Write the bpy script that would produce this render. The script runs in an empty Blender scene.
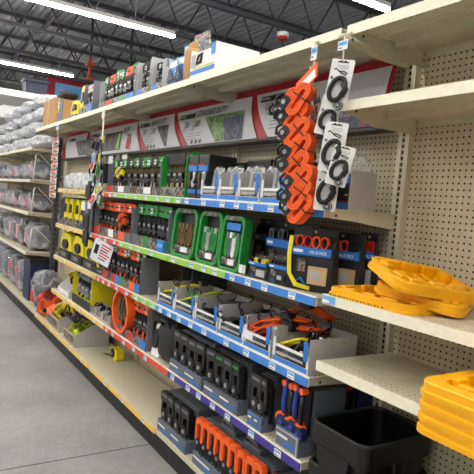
import bpy, math, random
from mathutils import Matrix, Vector
R_ = random.Random(7)
PI = math.pi
sc = bpy.context.scene
COL = sc.collection
# ---------------------------------------------------------------- camera
CAM = Vector((0.0, -1.8435, 1.56)); YAW, PITCH, ROLL = .5681, -.0583, .0837
fw = Vector((-math.cos(YAW)*math.cos(PITCH), math.sin(YAW)*math.cos(PITCH), math.sin(PITCH)))
rt = fw.cross(Vector((0, 0, 1))).normalized(); up = rt.cross(fw)
r2 = rt*math.cos(ROLL)+up*math.sin(ROLL); u2 = up*math.cos(ROLL)-rt*math.sin(ROLL)
cd = bpy.data.cameras.new('camera'); cam = bpy.data.objects.new('camera', cd); COL.objects.link(cam)
cam.matrix_world = Matrix(((r2.x, u2.x, -fw.x, CAM.x), (r2.y, u2.y, -fw.y, CAM.y), (r2.z, u2.z, -fw.z, CAM.z), (0, 0, 0, 1)))
cd.sensor_width = 36; cd.lens = 544.54/474*36; cd.clip_start = .05; cd.clip_end = 200
sc.camera = cam
# ---------------------------------------------------------------- world, exposure
w = bpy.data.worlds.new('store_ambient'); sc.world = w; w.use_nodes = True
w.node_tree.nodes['Background'].inputs[0].default_value = (1, .97, .92, 1)
w.node_tree.nodes['Background'].inputs[1].default_value = .42
sc.view_settings.view_transform = 'Standard'; sc.view_settings.look = 'None'
sc.view_settings.gamma = 1; sc.view_settings.use_curve_mapping = False
sc.view_settings.exposure = 0.1
STRIP_POWER = 64.0          # emission of the fluorescent strips
sc.cycles.use_denoising = True
# ---------------------------------------------------------------- materials
def lin(c):
    c = c/255
    return c/12.92 if c <= .04045 else ((c+.055)/1.055)**2.4
def rgb(r, g, b): return (lin(r), lin(g), lin(b), 1)
MATS = {}
def mat(key, c, rough=.5, metal=0, var=.06, scale=30, bump=0, spec=.5):
    m = bpy.data.materials.new(key); m.use_nodes = True; nt = m.node_tree; b = nt.nodes['Principled BSDF']
    b.inputs['Roughness'].default_value = rough; b.inputs['Metallic'].default_value = metal
    b.inputs['Specular IOR Level'].default_value = spec
    col = rgb(*c)
    if var:
        tc = nt.nodes.new('ShaderNodeTexCoord'); n = nt.nodes.new('ShaderNodeTexNoise'); n.inputs['Scale'].default_value = scale
        n.inputs['Detail'].default_value = 4
        nt.links.new(tc.outputs['Object'], n.inputs['Vector'])
        mx = nt.nodes.new('ShaderNodeMix'); mx.data_type = 'RGBA'
        mx.inputs[6].default_value = tuple(x*(1-var*2) for x in col[:3])+(1,)
        mx.inputs[7].default_value = tuple(min(1, x*(1+var*2)) for x in col[:3])+(1,)
        nt.links.new(n.outputs[0], mx.inputs[0]); nt.links.new(mx.outputs[2], b.inputs['Base Color'])
        if bump:
            bp = nt.nodes.new('ShaderNodeBump'); bp.inputs['Strength'].default_value = bump; bp.inputs['Distance'].default_value = .01
            nt.links.new(n.outputs[0], bp.inputs['Height']); nt.links.new(bp.outputs[0], b.inputs['Normal'])
    else: b.inputs['Base Color'].default_value = col
    MATS[key] = m
    return m
for k, c, r, me in [
    ('cream', (243, 236, 214), .42, 0), ('deckcream', (205, 197, 174), .5, 0), ('white', (238, 238, 236), .5, 0), ('paper', (226, 229, 236), .7, 0),
    ('signwhite', (214, 215, 219), .5, 0), ('signred', (176, 24, 40), .45, 0), ('red', (205, 38, 34), .5, 0), ('darkred', (130, 20, 26), .5, 0), ('orange', (250, 98, 30), .55, 0),
    ('deeporange', (214, 66, 18), .5, 0), ('yellow', (240, 220, 34), .45, 0), ('lidyellow', (252, 178, 8), .38, 0), ('lime', (196, 214, 40), .5, 0),
    ('green', (32, 138, 56), .45, 0), ('railgreen', (150, 205, 84), .5, 0), ('railred', (218, 70, 56), .5, 0), ('railyellow', (238, 196, 88), .5, 0),
    ('railblue', (62, 132, 214), .5, 0), ('railpurple', (62, 50, 140), .5, 0), ('blue', (34, 118, 206), .45, 0), ('skyblue', (110, 176, 232), .5, 0), ('navy', (20, 30, 74), .45, 0),
    ('black', (22, 22, 24), .4, 0), ('softblack', (34, 34, 37), .65, 0), ('totenavy', (16, 17, 22), .38, 0), ('grey', (112, 116, 122), .55, 0), ('darkgrey', (72, 76, 82), .5, 0),
    ('lightgrey', (176, 178, 180), .6, 0), ('slate', (96, 104, 114), .5, 0), ('steel', (190, 192, 196), .3, 1), ('brown', (120, 86, 52), .7, 0), ('camo', (98, 84, 58), .8, 0), ('tan', (196, 168, 128), .7, 0),
    ('kraft', (186, 142, 92), .75, 0), ('cartonside', (188, 184, 180), .8, 0), ('joist', (60, 62, 68), .6, 0), ('postgrey', (70, 72, 80), .5, 0), ('wire', (226, 218, 200), .4, 0), ('pink', (222, 150, 150), .6, 0), ('kick', (22, 22, 23), .5, 0), ('royal', (34, 70, 160), .4, 0), ('crateblue', (16, 22, 46), .5, 0), ('rust', (176, 66, 34), .55, 0), ('signdark', (150, 24, 34), .5, 0), ('slatelabel', (96, 104, 122), .5, 0)]:
    mat(k, c, r, me)
def nodes(key):
    m = bpy.data.materials.new(key); m.use_nodes = True; MATS[key] = m
    nt = m.node_tree; return m, nt, nt.nodes['Principled BSDF'], nt.nodes.new, nt.links.new
def ramp(nt, fac, stops):
    r = nt.nodes.new('ShaderNodeValToRGB'); e = r.color_ramp.elements
    while len(e) < len(stops): e.new(.5)
    for i, (p, c) in enumerate(stops): e[i].position = p; e[i].color = rgb(*c)
    nt.links.new(fac, r.inputs[0]); return r
def pegboard():                                   # one-inch hole grid punched in the panel
    m, nt, b, N, L = nodes('pegboard')
    tc = N('ShaderNodeTexCoord'); sx = N('ShaderNodeSeparateXYZ'); L(tc.outputs['Object'], sx.inputs[0])
    def M(op, a, bb=None):
        n = N('ShaderNodeMath'); n.operation = op
        for i, v in enumerate((a, bb)):
            if v is None: continue
            if isinstance(v, (int, float)): n.inputs[i].default_value = v
            else: L(v, n.inputs[i])
        return n.outputs[0]
    def cell(o):
        return M('SUBTRACT', M('FRACT', M('MULTIPLY', o, 1/.0254)), .5)
    cx, cz = cell(sx.outputs['X']), cell(sx.outputs['Z'])
    d = M('SQRT', M('ADD', M('MULTIPLY', cx, cx), M('MULTIPLY', cz, cz)))
    hole = M('LESS_THAN', d, .17)
    n = N('ShaderNodeTexNoise'); n.inputs['Scale'].default_value = 60; L(tc.outputs['Object'], n.inputs['Vector'])
    r = ramp(nt, n.outputs[0], [(.3, (200, 186, 158)), (.7, (216, 203, 175))])
    mx = N('ShaderNodeMix'); mx.data_type = 'RGBA'; L(hole, mx.inputs[0]); L(r.outputs[0], mx.inputs[6]); mx.inputs[7].default_value = rgb(26, 21, 16)
    L(mx.outputs[2], b.inputs['Base Color']); b.inputs['Roughness'].default_value = .6
    bp = N('ShaderNodeBump'); bp.invert = True; bp.inputs['Distance'].default_value = .003; L(hole, bp.inputs['Height']); L(bp.outputs[0], b.inputs['Normal'])
pegboard()
def perf():                                       # shelf deck with perforated rows near its edges
    m, nt, b, N, L = nodes('perfdeck')
    tc = N('ShaderNodeTexCoord'); sx = N('ShaderNodeSeparateXYZ'); L(tc.outputs['Object'], sx.inputs[0])
    def M(op, a, bb=None):
        n = N('ShaderNodeMath'); n.operation = op
        for i, v in enumerate((a, bb)):
            if v is None: continue
            if isinstance(v, (int, float)): n.inputs[i].default_value = v
            else: L(v, n.inputs[i])
        return n.outputs[0]
    fx = M('SUBTRACT', M('FRACT', M('MULTIPLY', sx.outputs['X'], 1/.0254)), .5)
    fy = M('SUBTRACT', M('FRACT', M('MULTIPLY', sx.outputs['Y'], 1/.0254)), .5)
    d = M('SQRT', M('ADD', M('MULTIPLY', fx, fx), M('MULTIPLY', fy, fy)))
    hole = M('MULTIPLY', M('LESS_THAN', d, .13), M('LESS_THAN', sx.outputs['Y'], .075))
    n = N('ShaderNodeTexNoise'); n.inputs['Scale'].default_value = 9; n.inputs['Detail'].default_value = 6; L(tc.outputs['Object'], n.inputs['Vector'])
    r = ramp(nt, n.outputs[0], [(.3, (190, 181, 158)), (.7, (214, 205, 182))])
    mx = N('ShaderNodeMix'); mx.data_type = 'RGBA'; L(hole, mx.inputs[0]); L(r.outputs[0], mx.inputs[6]); mx.inputs[7].default_value = rgb(60, 50, 40)
    L(mx.outputs[2], b.inputs['Base Color']); b.inputs['Roughness'].default_value = .45
perf()
def concrete():
    m, nt, b, N, L = nodes('concrete')
    tc = N('ShaderNodeTexCoord')
    n = N('ShaderNodeTexNoise'); n.inputs['Scale'].default_value = 1.3; n.inputs['Detail'].default_value = 9; n.inputs['Roughness'].default_value = .65; L(tc.outputs['Object'], n.inputs['Vector'])
    n2 = N('ShaderNodeTexNoise'); n2.inputs['Scale'].default_value = 25; n2.inputs['Detail'].default_value = 6; L(tc.outputs['Object'], n2.inputs['Vector'])
    r = ramp(nt, n.outputs[0], [(.25, (124, 123, 121)), (.5, (152, 150, 147)), (.75, (172, 170, 166))])
    r2_ = ramp(nt, n2.outputs[0], [(.3, (236, 236, 236)), (.7, (255, 255, 255))])
    mx = N('ShaderNodeMix'); mx.data_type = 'RGBA'; mx.blend_type = 'MULTIPLY'; mx.inputs[0].default_value = 1
    L(r.outputs[0], mx.inputs[6]); L(r2_.outputs[0], mx.inputs[7]); L(mx.outputs[2], b.inputs['Base Color'])
    b.inputs['Roughness'].default_value = .55
concrete()
def blotch(key, stops, scale, rough=.45, dist=0):  # printed photographs
    m, nt, b, N, L = nodes(key)
    tc = N('ShaderNodeTexCoord'); n = N('ShaderNodeTexNoise'); n.inputs['Scale'].default_value = scale; n.inputs['Detail'].default_value = 5
    n.inputs['Distortion'].default_value = dist
    L(tc.outputs['Object'], n.inputs['Vector']); r = ramp(nt, n.outputs[0], stops); L(r.outputs[0], b.inputs['Base Color']); b.inputs['Roughness'].default_value = rough
blotch('foliage', [(.3, (30, 50, 22)), (.45, (74, 120, 44)), (.6, (150, 170, 120)), (.75, (60, 86, 40))], 26)
blotch('tarp', [(.35, (12, 13, 26)), (.52, (28, 32, 64)), (.64, (96, 104, 150)), (.75, (16, 18, 40))], 14, dist=1.5)
blotch('gearphoto', [(.3, (22, 22, 26)), (.48, (58, 54, 58)), (.56, (116, 114, 120)), (.66, (100, 44, 46)), (.75, (34, 34, 38))], 16, dist=.6)
blotch('darkphoto', [(.35, (16, 20, 44)), (.5, (36, 44, 92)), (.62, (150, 40, 60)), (.7, (24, 24, 40))], 12, dist=2)
blotch('boxprint', [(.35, (18, 18, 21)), (.5, (30, 30, 34)), (.58, (120, 124, 130)), (.62, (24, 24, 28)), (.72, (90, 150, 60))], 30, dist=.6)
blotch('packprint', [(.3, (24, 24, 26)), (.46, (58, 56, 56)), (.55, (150, 146, 140)), (.6, (130, 62, 44)), (.68, (40, 38, 40))], 20)
blotch('camoweb', [(.35, (48, 42, 30)), (.5, (112, 96, 64)), (.65, (60, 66, 40))], 90, rough=.85)
def plastic(key, tint, op, rough=.12, sc_=8):            # thin clear film
    m, nt, b, N, L = nodes(key)
    nt.nodes.remove(b); out = nt.nodes['Material Output']
    t = N('ShaderNodeBsdfTransparent'); t.inputs[0].default_value = (1, 1, 1, 1)
    p = N('ShaderNodeBsdfPrincipled'); p.inputs['Base Color'].default_value = rgb(*tint); p.inputs['Roughness'].default_value = rough
    tc = N('ShaderNodeTexCoord'); n = N('ShaderNodeTexNoise'); n.inputs['Scale'].default_value = sc_; n.inputs['Detail'].default_value = 5; n.inputs['Distortion'].default_value = 1.0
    L(tc.outputs['Object'], n.inputs['Vector'])
    bp = N('ShaderNodeBump'); bp.inputs['Strength'].default_value = .9; bp.inputs['Distance'].default_value = .03; L(n.outputs[0], bp.inputs['Height']); L(bp.outputs[0], p.inputs['Normal'])
    mr = N('ShaderNodeMapRange'); mr.inputs[1].default_value = .38; mr.inputs[2].default_value = .68; mr.inputs[3].default_value = max(0, op-.25); mr.inputs[4].default_value = min(1, op+.3)
    L(n.outputs[0], mr.inputs[0])
    x = N('ShaderNodeMixShader'); L(mr.outputs[0], x.inputs[0]); L(t.outputs[0], x.inputs[1]); L(p.outputs[0], x.inputs[2]); L(x.outputs[0], out.inputs[0])
plastic('film', (225, 228, 236), .3); plastic('whitefilm', (232, 235, 242), .75, .3, 15); plastic('clearshell', (210, 214, 220), .16, .08)
def emit(key, c, s):
    m, nt, b, N, L = nodes(key); b.inputs['Emission Color'].default_value = c; b.inputs['Emission Strength'].default_value = s; b.inputs['Base Color'].default_value = (.9, .9, .9, 1)
emit('tube', (1, .965, .9, 1), STRIP_POWER)
# ---------------------------------------------------------------- mesh builder
class MB:
    def __init__(s): s.v = []; s.f = []; s.m = []; s.T = Matrix(); s.sm = []
    def add(s, vs, fs, m, smooth=False):
        o = len(s.v); s.v += [tuple(s.T @ Vector(p)) for p in vs]
        for f in fs: s.f.append(tuple(o+i for i in f)); s.m.append(m); s.sm.append(smooth)
        return s
    def hexa(s, p, m): return s.add(p, [(0, 3, 2, 1), (4, 5, 6, 7), (0, 1, 5, 4), (1, 2, 6, 5), (2, 3, 7, 6), (3, 0, 4, 7)], m)
    def box(s, x0, x1, y0, y1, z0, z1, m):
        return s.hexa([(x0, y0, z0), (x1, y0, z0), (x1, y1, z0), (x0, y1, z0), (x0, y0, z1), (x1, y0, z1), (x1, y1, z1), (x0, y1, z1)], m)
    def prism(s, poly, ax, a, b, m, smooth=False):  # poly in the other two axes, extruded along ax
        n = len(poly)
        def P(p, t): return {'x': (t, p[0], p[1]), 'y': (p[0], t, p[1]), 'z': (p[0], p[1], t)}[ax]
        vs = [P(p, a) for p in poly]+[P(p, b) for p in poly]
        s.add(vs, [tuple(range(n-1, -1, -1)), tuple(range(n, 2*n))], m)
        return s.add(vs, [(i, (i+1) % n, n+(i+1) % n, n+i) for i in range(n)], m, smooth)
    def frame(s, outer, inner, ax, a, b, m):      # prism with a hole; same point count
        n = len(outer)
        def P(p, t): return {'x': (t, p[0], p[1]), 'y': (p[0], t, p[1]), 'z': (p[0], p[1], t)}[ax]
        vs = [P(p, t) for t in (a, b) for q in (outer, inner) for p in q]
        fs = []
        for i in range(n):
            j = (i+1) % n
            fs += [(i, j, n+j, n+i), (2*n+j, 2*n+i, 3*n+i, 3*n+j), (i, 2*n+i, 2*n+j, j), (n+j, 3*n+j, 3*n+i, n+i)]
        return s.add(vs, fs, m)
    def tube(s, pts, r, m, n=6, closed=False):
        pts = [Vector(p) for p in pts]; k = len(pts); vs = []; fs = []
        prev = None
        for i, p in enumerate(pts):
            a = pts[(i-1) % k] if closed or i else p; b = pts[(i+1) % k] if closed or i < k-1 else p
            t = (b-a).normalized()
            if prev is None: prev = t.orthogonal()
            nn = (prev-t*prev.dot(t))
            nn = nn.normalized() if nn.length > 1e-6 else t.orthogonal().normalized()
            prev = nn; bb = t.cross(nn)
            vs += [p+(nn*math.cos(2*PI*j/n)+bb*math.sin(2*PI*j/n))*r for j in range(n)]
        for i in range(k if closed else k-1):
            for j in range(n): fs.append((i*n+j, i*n+(j+1) % n, ((i+1) % k)*n+(j+1) % n, ((i+1) % k)*n+j))
        if not closed: fs += [tuple(range(n-1, -1, -1)), tuple(range((k-1)*n, k*n))]
        return s.add(vs, fs, m, True)
    def ribbon(s, pts, wv, t, m, closed=False):   # strap: wide along wv, t thick
        pts = [Vector(p) for p in pts]; wv = Vector(wv); k = len(pts); vs = []; fs = []
        for i, p in enumerate(pts):
            a = pts[(i-1) % k] if closed or i else p; b = pts[(i+1) % k] if closed or i < k-1 else p
            nn = (b-a).cross(wv)
            nn = nn.normalized()*t/2 if nn.length > 1e-7 else Vector((t/2, 0, 0))
            vs += [p-wv/2-nn, p+wv/2-nn, p+wv/2+nn, p-wv/2+nn]
        for i in range(k if closed else k-1):
            for j in range(4): fs.append((i*4+j, i*4+(j+1) % 4, ((i+1) % k)*4+(j+1) % 4, ((i+1) % k)*4+j))
        if not closed: fs += [(3, 2, 1, 0), tuple(range((k-1)*4, k*4))]
        return s.add(vs, fs, m)
    def ell(s, c, r, m, nu=14, nv=9, p=1.0, wob=0, seed=0):  # (super)ellipsoid with optional lumps
        rg = random.Random(seed); ph = [rg.uniform(0, 6.28) for _ in range(9)]; vs = []; fs = []
        def sg(x): return math.copysign(abs(x)**p, x)
        for j in range(nv+1):
            b = -PI/2+PI*j/nv
            for i in range(nu):
                a = 2*PI*i/nu
                x, y, z = sg(math.cos(b))*sg(math.cos(a)), sg(math.cos(b))*sg(math.sin(a)), sg(math.sin(b))
                k = 1+wob*(math.sin(3*x+ph[0]+4*z)+math.sin(5*y+ph[1]+3*x)+math.sin(6*z+ph[2]+4*y)+.7*math.sin(9*x+ph[3]-7*z)+.7*math.sin(11*y+ph[4]+8*z))/3
                vs.append((c[0]+r[0]*x*k, c[1]+r[1]*y*k, c[2]+r[2]*z*k))
        for j in range(nv):
            for i in range(nu): fs.append((j*nu+i, j*nu+(i+1) % nu, (j+1)*nu+(i+1) % nu, (j+1)*nu+i))
        return s.add(vs, fs, m, True)
    def disc(s, c, r, ax, d, m, n=18):
        poly = [(c[0]+r*math.cos(2*PI*i/n), c[1]+r*math.sin(2*PI*i/n)) for i in range(n)]
        return s.prism(poly, ax, d[0], d[1], m, True)
    def text(s, body, size, o, xd, yd, m, squash=1):
        cu = bpy.data.curves.new('t', 'FONT'); cu.body = body; cu.size = size; cu.offset = size*.014; cu.resolution_u = 2
        ob = bpy.data.objects.new('t', cu); me = ob.to_mesh()
        o, xd, yd = Vector(o), Vector(xd), Vector(yd)
        vs = [o+xd*v.co.x*squash+yd*v.co.y for v in me.vertices]; fs = [tuple(p.vertices) for p in me.polygons]
        ob.to_mesh_clear(); bpy.data.objects.remove(ob); bpy.data.curves.remove(cu)
        return s.add(vs, fs, m)
    def mesh(s, name):
        me = bpy.data.meshes.new(name); me.from_pydata(s.v, [], s.f)
        ks = []
        for k in s.m:
            if k not in ks: ks.append(k)
        for k in ks: me.materials.append(MATS[k])
        me.polygons.foreach_set('material_index', [ks.index(k) for k in s.m])
        me.polygons.foreach_set('use_smooth', s.sm)
        me.update(); return me
    def build(s, name, parent=None, bevel=0, seg=2, loc=None):
        o = bpy.data.objects.new(name, s.mesh(name)); COL.objects.link(o)
        if parent: o.parent = parent
        if loc: o.location = loc
        if bevel:
            b = o.modifiers.new('bevel', 'BEVEL'); b.width = bevel; b.segments = seg; b.limit_method = 'ANGLE'; b.angle_limit = .7
        return o
def rrect(x0, x1, z0, z1, r, n=5):
    out = []
    for cx, cz, a0 in ((x1-r, z1-r, 0), (x0+r, z1-r, PI/2), (x0+r, z0+r, PI), (x1-r, z0+r, 1.5*PI)):
        out += [(cx+r*math.cos(a0+PI/2*i/n), cz+r*math.sin(a0+PI/2*i/n)) for i in range(n+1)]
    return out
def oval(cx, cz, rx, rz, n=20): return [(cx+rx*math.cos(2*PI*i/n), cz+rz*math.sin(2*PI*i/n)) for i in range(n)]
def tag(o, label, cat, group=None, kind=None):
    if label: o['label'] = label
    if cat: o['category'] = cat
    if group: o['group'] = group
    if kind: o['kind'] = kind
    return o
def thing(name, label, cat, loc=(0, 0, 0), rot=(0, 0, 0), group=None):
    o = bpy.data.objects.new(name, None); COL.objects.link(o); o.location = loc; o.rotation_euler = rot; o.empty_display_size = .1
    return tag(o, label, cat, group)
def kids(o): return [c for c in COL.objects if c.parent == o]
def dup(root, loc, rot=None, label=None, group=None):
    KID = {}
    for c in root.children_recursive: KID.setdefault(c.parent, []).append(c)
    r = root.copy(); COL.objects.link(r); r.location = loc
    if rot is not None: r.rotation_euler = rot
    if label: r['label'] = label
    if group: r['group'] = group
    for ch in KID.get(root, []):
        c = ch.copy(); COL.objects.link(c); c.parent = r
        for g in KID.get(ch, []):
            d = g.copy(); COL.objects.link(d); d.parent = c
    return r
ORD = ['first', 'second', 'third', 'fourth', 'fifth', 'sixth', 'seventh', 'eighth', 'ninth', 'tenth', 'eleventh', 'twelfth']
# ================================================================ the store
FY = -.4305                    # front edge of the shelves; pegboard plane at y = 0
BAYS = [-5.65, -4.30, -2.95, -1.60]
DECK = {0: 2.262, 1: 1.577, 2: 1.227, 3: .904, 4: .559, 5: .160}
fl = MB().box(-30, 5, -9, 10, -.05, 0, 'concrete'); 
o = fl.build('floor'); o['kind'] = 'structure'
jt = MB()
for x in (-3.09, -8.6, -14.1): jt.box(x-.004, x+.004, -9, FY+.05, .0002, .0012, 'darkgrey')
o = jt.build('trim_1'); o['kind'] = 'structure'; o['label'] = 'saw-cut joint lines in the concrete floor'
# ceiling: corrugated deck, ridges run along the aisle
cz = 5.7; prof = []; y = -9.0
while y < 10: prof += [(y, cz), (y+.07, cz), (y+.09, cz+.05), (y+.15, cz+.05)]; y += .17
mb = MB(); n = len(prof)
vs = [(x, p[0], p[1]) for x in (-30, 5) for p in prof]
MATS['deckroof'] = mat('deckroof', (150, 152, 160), .5)
mb.add(vs, [(i, i+1, n+i+1, n+i) for i in range(n-1)], 'deckroof'); mb.box(-30, 5, -9, 10, cz+.06, cz+.1, 'joist')
o = mb.build('ceiling'); o['kind'] = 'structure'
mb = MB().box(-30.1, -30, -9, 10, 0, 5.8, 'white'); o = mb.build('wall_far'); o['kind'] = 'structure'
mb = MB().box(-30, 5, 10, 10.1, 0, 5.8, 'lightgrey'); o = mb.build('wall_back'); o['kind'] = 'structure'
# joists
def joist(loc, label):
    t = thing('roof_joist', label, 'joist', loc, group='open-web joists under the roof deck')
    MB().box(-.05, .05, -8.9, 9.9, .82, .90, 'joist').build('top_chord', t); MB().box(-.05, .05, -8.9, 9.9, 0, .07, 'joist').build('bottom_chord', t)
    wb = MB(); k = 0; y = -8.8
    while y < 9.3:
        wb.tube([(0, y, .04), (0, y+.45, .85)], .018, 'joist', 5); wb.tube([(0, y+.45, .85), (0, y+.9, .04)], .018, 'joist', 5); y += .9
    wb.build('web', t); return t
J0 = joist((-8.18, 0, 4.8), 'dark open-web steel joist crossing above the bright strip lights')
for i, x in enumerate((-2.6, -4.4, -6.3, -10.1, -12.1, -14.35, -16.4, -18.6, -21, -23.5)): dup(J0, (x, 0, 4.8), label='dark open-web roof joist, %s along the ceiling from the near bay' % ('first', 'second', 'third', 'fifth', 'sixth', 'seventh', 'eighth', 'ninth', 'tenth', 'eleventh')[i])
tb = thing('ceiling_pipe', 'dark pipe run along the roof deck above the joists', 'pipe')
MB().tube([(-29.5, 1.2, 5.58), (3, 1.2, 5.58)], .06, 'joist', 8).build('pipe', tb)
# fluorescent strips
def strip(x, y0, y1, z, label):
    t = thing('strip_light', label, 'ceiling light', (x, (y0+y1)/2, z), group='fluorescent strip lights'); h = (y1-y0)/2
    MB().prism([(-.055, .02), (.055, .02), (.04, .09), (-.04, .09)], 'y', -h, h, 'white').build('housing', t)
    MB().box(-.045, .045, -h, h, -.02, .019, 'tube').build('diffuser', t, .008)
    y = -h+.4
    while y < h: MB().tube([(0, y, .085), (0, y, 1.21)], .008, 'steel', 5).build('hanger', t); y += 2.4
strip(-9.25, -8.4, 2.35, 4.5, 'long bright strip light over the boxes on the top shelf')
strip(-14.4, -8.4, 1.95, 4.5, 'distant bright strip light above the bags wrapped in plastic')
strip(-5.68, -8.4, 4.0, 4.5, 'bright strip light close above the empty end of the top shelf')
for x, w_ in ((-1.9, 'over the near displays'), (1.9, 'behind the viewer'), (-19.5, 'most distant of all')): strip(x, -8.4, 3.9, 4.5, 'fluorescent strip light over the aisle, %s' % w_)
# small ceiling fittings
t = thing('sprinkler_valve', 'orange-red sprinkler fitting hung under a dark joist', 'sprinkler', (-13.05, 1.98, 4.25))
MB().tube([(0, 0, 0), (0, 0, .5)], .035, 'rust', 8).tube([(0, 0, .5), (0, 0, 1.46)], .03, 'joist', 8).build('drop_pipe', t); MB().box(-.11, .11, -.09, .09, .28, .36, 'rust').build('coupling', t); MB().disc((0, 0), .1, 'z', (-.04, 0), 'rust', 10).build('sprinkler_head', t)
t = thing('sprinkler_valve', 'orange-red sprinkler fitting low behind the orange strap packs', 'sprinkler', (-13.0, 2.95, 4.3))
MB().tube([(0, 0, 0), (0, 0, .3)], .03, 'rust', 8).tube([(0, 0, .3), (0, 0, 1.41)], .03, 'joist', 8).build('drop_pipe', t); MB().box(-.09, .09, -.09, .09, .02, .2, 'rust').build('sprinkler_head', t)
t = thing('smoke_detector', 'red and white ceiling detector under the joist near the top shelf', 'detector', (-8.38, 4.14, 4.78))
MB().disc((0, 0), .11, 'z', (-.05, .02), 'white').build('base', t); MB().disc((0, 0), .09, 'z', (-.1, -.05), 'red').build('beacon', t)
# red store sign and low white units far behind
t = thing('wall_sign', 'red hanging sign with a pale blue picture beyond the yellow packs', 'sign', (-17, 2.85, 4.32))
MB().box(0, .06, -.95, 1.1, -.2, .62, 'signdark').build('panel', t); MB().box(.061, .07, -.72, .45, -.05, .42, 'skyblue').build('picture', t)
t = thing('wall_sign', 'white hanging sign with a red stripe beyond the plastic-wrapped pile', 'sign', (-17, .9, 3.7))
MB().box(0, .06, -.9, .75, -.2, .62, 'white').build('panel', t); MB().box(.061, .07, -.9, -.2, .12, .34, 'signred').build('stripe', t)
t = thing('blue_crate', 'dark blue plastic crate on a far high shelf beyond the cardboard box', 'crate', (-10.2, .2, 3.12))
MB().prism([(-.16, 0), (.16, 0), (.19, .3), (-.19, .3)], 'x', -.15, .15, 'crateblue').build('body', t, .02); MB().box(-.17, .17, -.21, .21, .27, .31, 'crateblue').build('rim', t)
t = thing('storage_rack', 'far white-decked steel rack standing behind the plastic-wrapped pile', 'rack', (-10.2, .25, 0))
MB().box(-.6, .6, -1.5, .5, 3.02, 3.12, 'white').build('deck', t); pm = None
for sx, sy in ((-.55, -1.45), (.55, -1.45), (-.55, .45), (.55, .45)): MB().box(sx-.04, sx+.04, sy-.04, sy+.04, 0, 3.02, 'postgrey').build('leg', t)

# ---------------------------------------------------------------- gondola
def upright(x, h, y=-.02):
    m = MB().box(x-.03, x-.008, y-.012, y+.02, 0, h, 'deckcream').box(x+.008, x+.03, y-.012, y+.02, 0, h, 'deckcream').box(x-.008, x+.008, y-.006, y+.02, 0, h, 'black')
    z = .02
    while z < h: m.box(x-.008, x+.008, y-.0118, y-.0055, z, z+.008, 'deckcream'); z += .0254
    return m
def gondola(label, bounds, h, ups):
    t = thing('gondola_back', label, 'shelving frame', (bounds[0], 0, 0)); x0 = bounds[0]
    for a, b in zip(bounds, bounds[1:]): MB().box(a+.03, b-.03, 0, .012, .0, h, 'pegboard').build('pegboard_panel', t, loc=(-x0, 0, 0))
    for b in ups: upright(b-x0, h).build('upright', t)
    return t
A0 = [-6.85]+BAYS
gondola('long cream pegboard back carrying the strap display shelves', A0, 2.45, A0)
gondola('cream pegboard back of the near bay behind the yellow lids', [-1.60, -.25], 2.5, [-.25])
BASE = []
def base(label, a, b, top='deckcream'):
    t = thing('base_shelf', label, 'shelf', (a, 0, 0)); L = b-a
    MB().box(.002, L-.002, FY, -.035, DECK[5]-.03, DECK[5], top).build('deck', t, .003)
    MB().box(0, L, FY+.03, FY+.06, 0, DECK[5]-.03, 'kick').build('kick_plate', t)
    BASE.append((t, a)); return t
for i, l in enumerate(['under the orange and yellow clutter by the post', 'with the white carton of black and yellow straps', 'bare in front, before the black ratchet display', 'with the black and the orange ratchet displays']): base('cream base shelf on black kick, '+l, A0[i], A0[i+1])
base('cream base shelf under the stacked black totes', -1.6, -.25)
def rails(t, x0, segs, z, tagsp=.17, seed=0):
    rg = random.Random(seed)
    for a, b, c in segs:
        rl = MB().hexa([(a-x0, FY-.006, z-.036), (b-x0, FY-.006, z-.036), (b-x0, FY-.002, z-.036), (a-x0, FY-.002, z-.036), (a-x0, FY-.004, z-.004), (b-x0, FY-.004, z-.004), (b-x0, FY, z-.004), (a-x0, FY, z-.004)], c); rl = rl.build('price_rail', t)
        x = a+.05
        while x < b-.06:
            m = MB().box(x-x0, x-x0+.045, FY-.009, FY-.0062, z-.034, z-.006, 'white').box(x-x0+.003, x-x0+.042, FY-.0096, FY-.009, z-.018, z-.008, 'skyblue')
            m.box(x-x0+.005, x-x0+.03, FY-.0096, FY-.009, z-.03, z-.0265, 'grey')
            m.build('price_tag', rl); x += tagsp*rg.uniform(.7, 1.4)
def shelf(label, a, b, z, segs=(), top=False, seed=0, group=None, big=False):
    t = thing('store_shelf', label, 'shelf', (a, 0, z), group=group); L = b-a; g = .003
    MB().box(g, L-g, 0, -FY-.016, -.008, 0, 'perfdeck').build('deck', t, loc=(0, FY+.004, 0))
    MB().prism([(FY, -.037), (FY+.004, -.037), (FY+.004, -.006), (FY+.012, -.006), (FY+.012, .001), (FY, .001)], 'x', g, L-g, 'cream').build('front_lip', t, .0008)
    MB().box(.03, L-.03, -.2, -.17, -.03, -.008, 'deckcream').box(.03, L-.03, -.3, -.295, -.022, -.008, 'deckcream').box(.03, L-.03, -.022, -.014, -.04, -.008, 'deckcream').build('stiffener', t)
    hb = .07
    for x in (.012, L-.018):
        MB().prism([(FY+.012, -.036), (-.25, -.045 if not big else -.07), (-.012, -hb), (-.012, -.008), (FY+.012, -.008)], 'x', x, x+.006, 'deckcream').build('bracket', t)
        MB().disc((FY+.07, -.026), .006, 'x', (x-.001, x+.007), 'black', 8).build('bolt_hole', t)
    rails(t, a, [(p-0, q, c) for p, q, c in segs], 0, seed=seed)
    return t
NM = {1: 'upper', 2: 'middle', 3: 'lower-middle', 4: 'low'}
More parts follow.
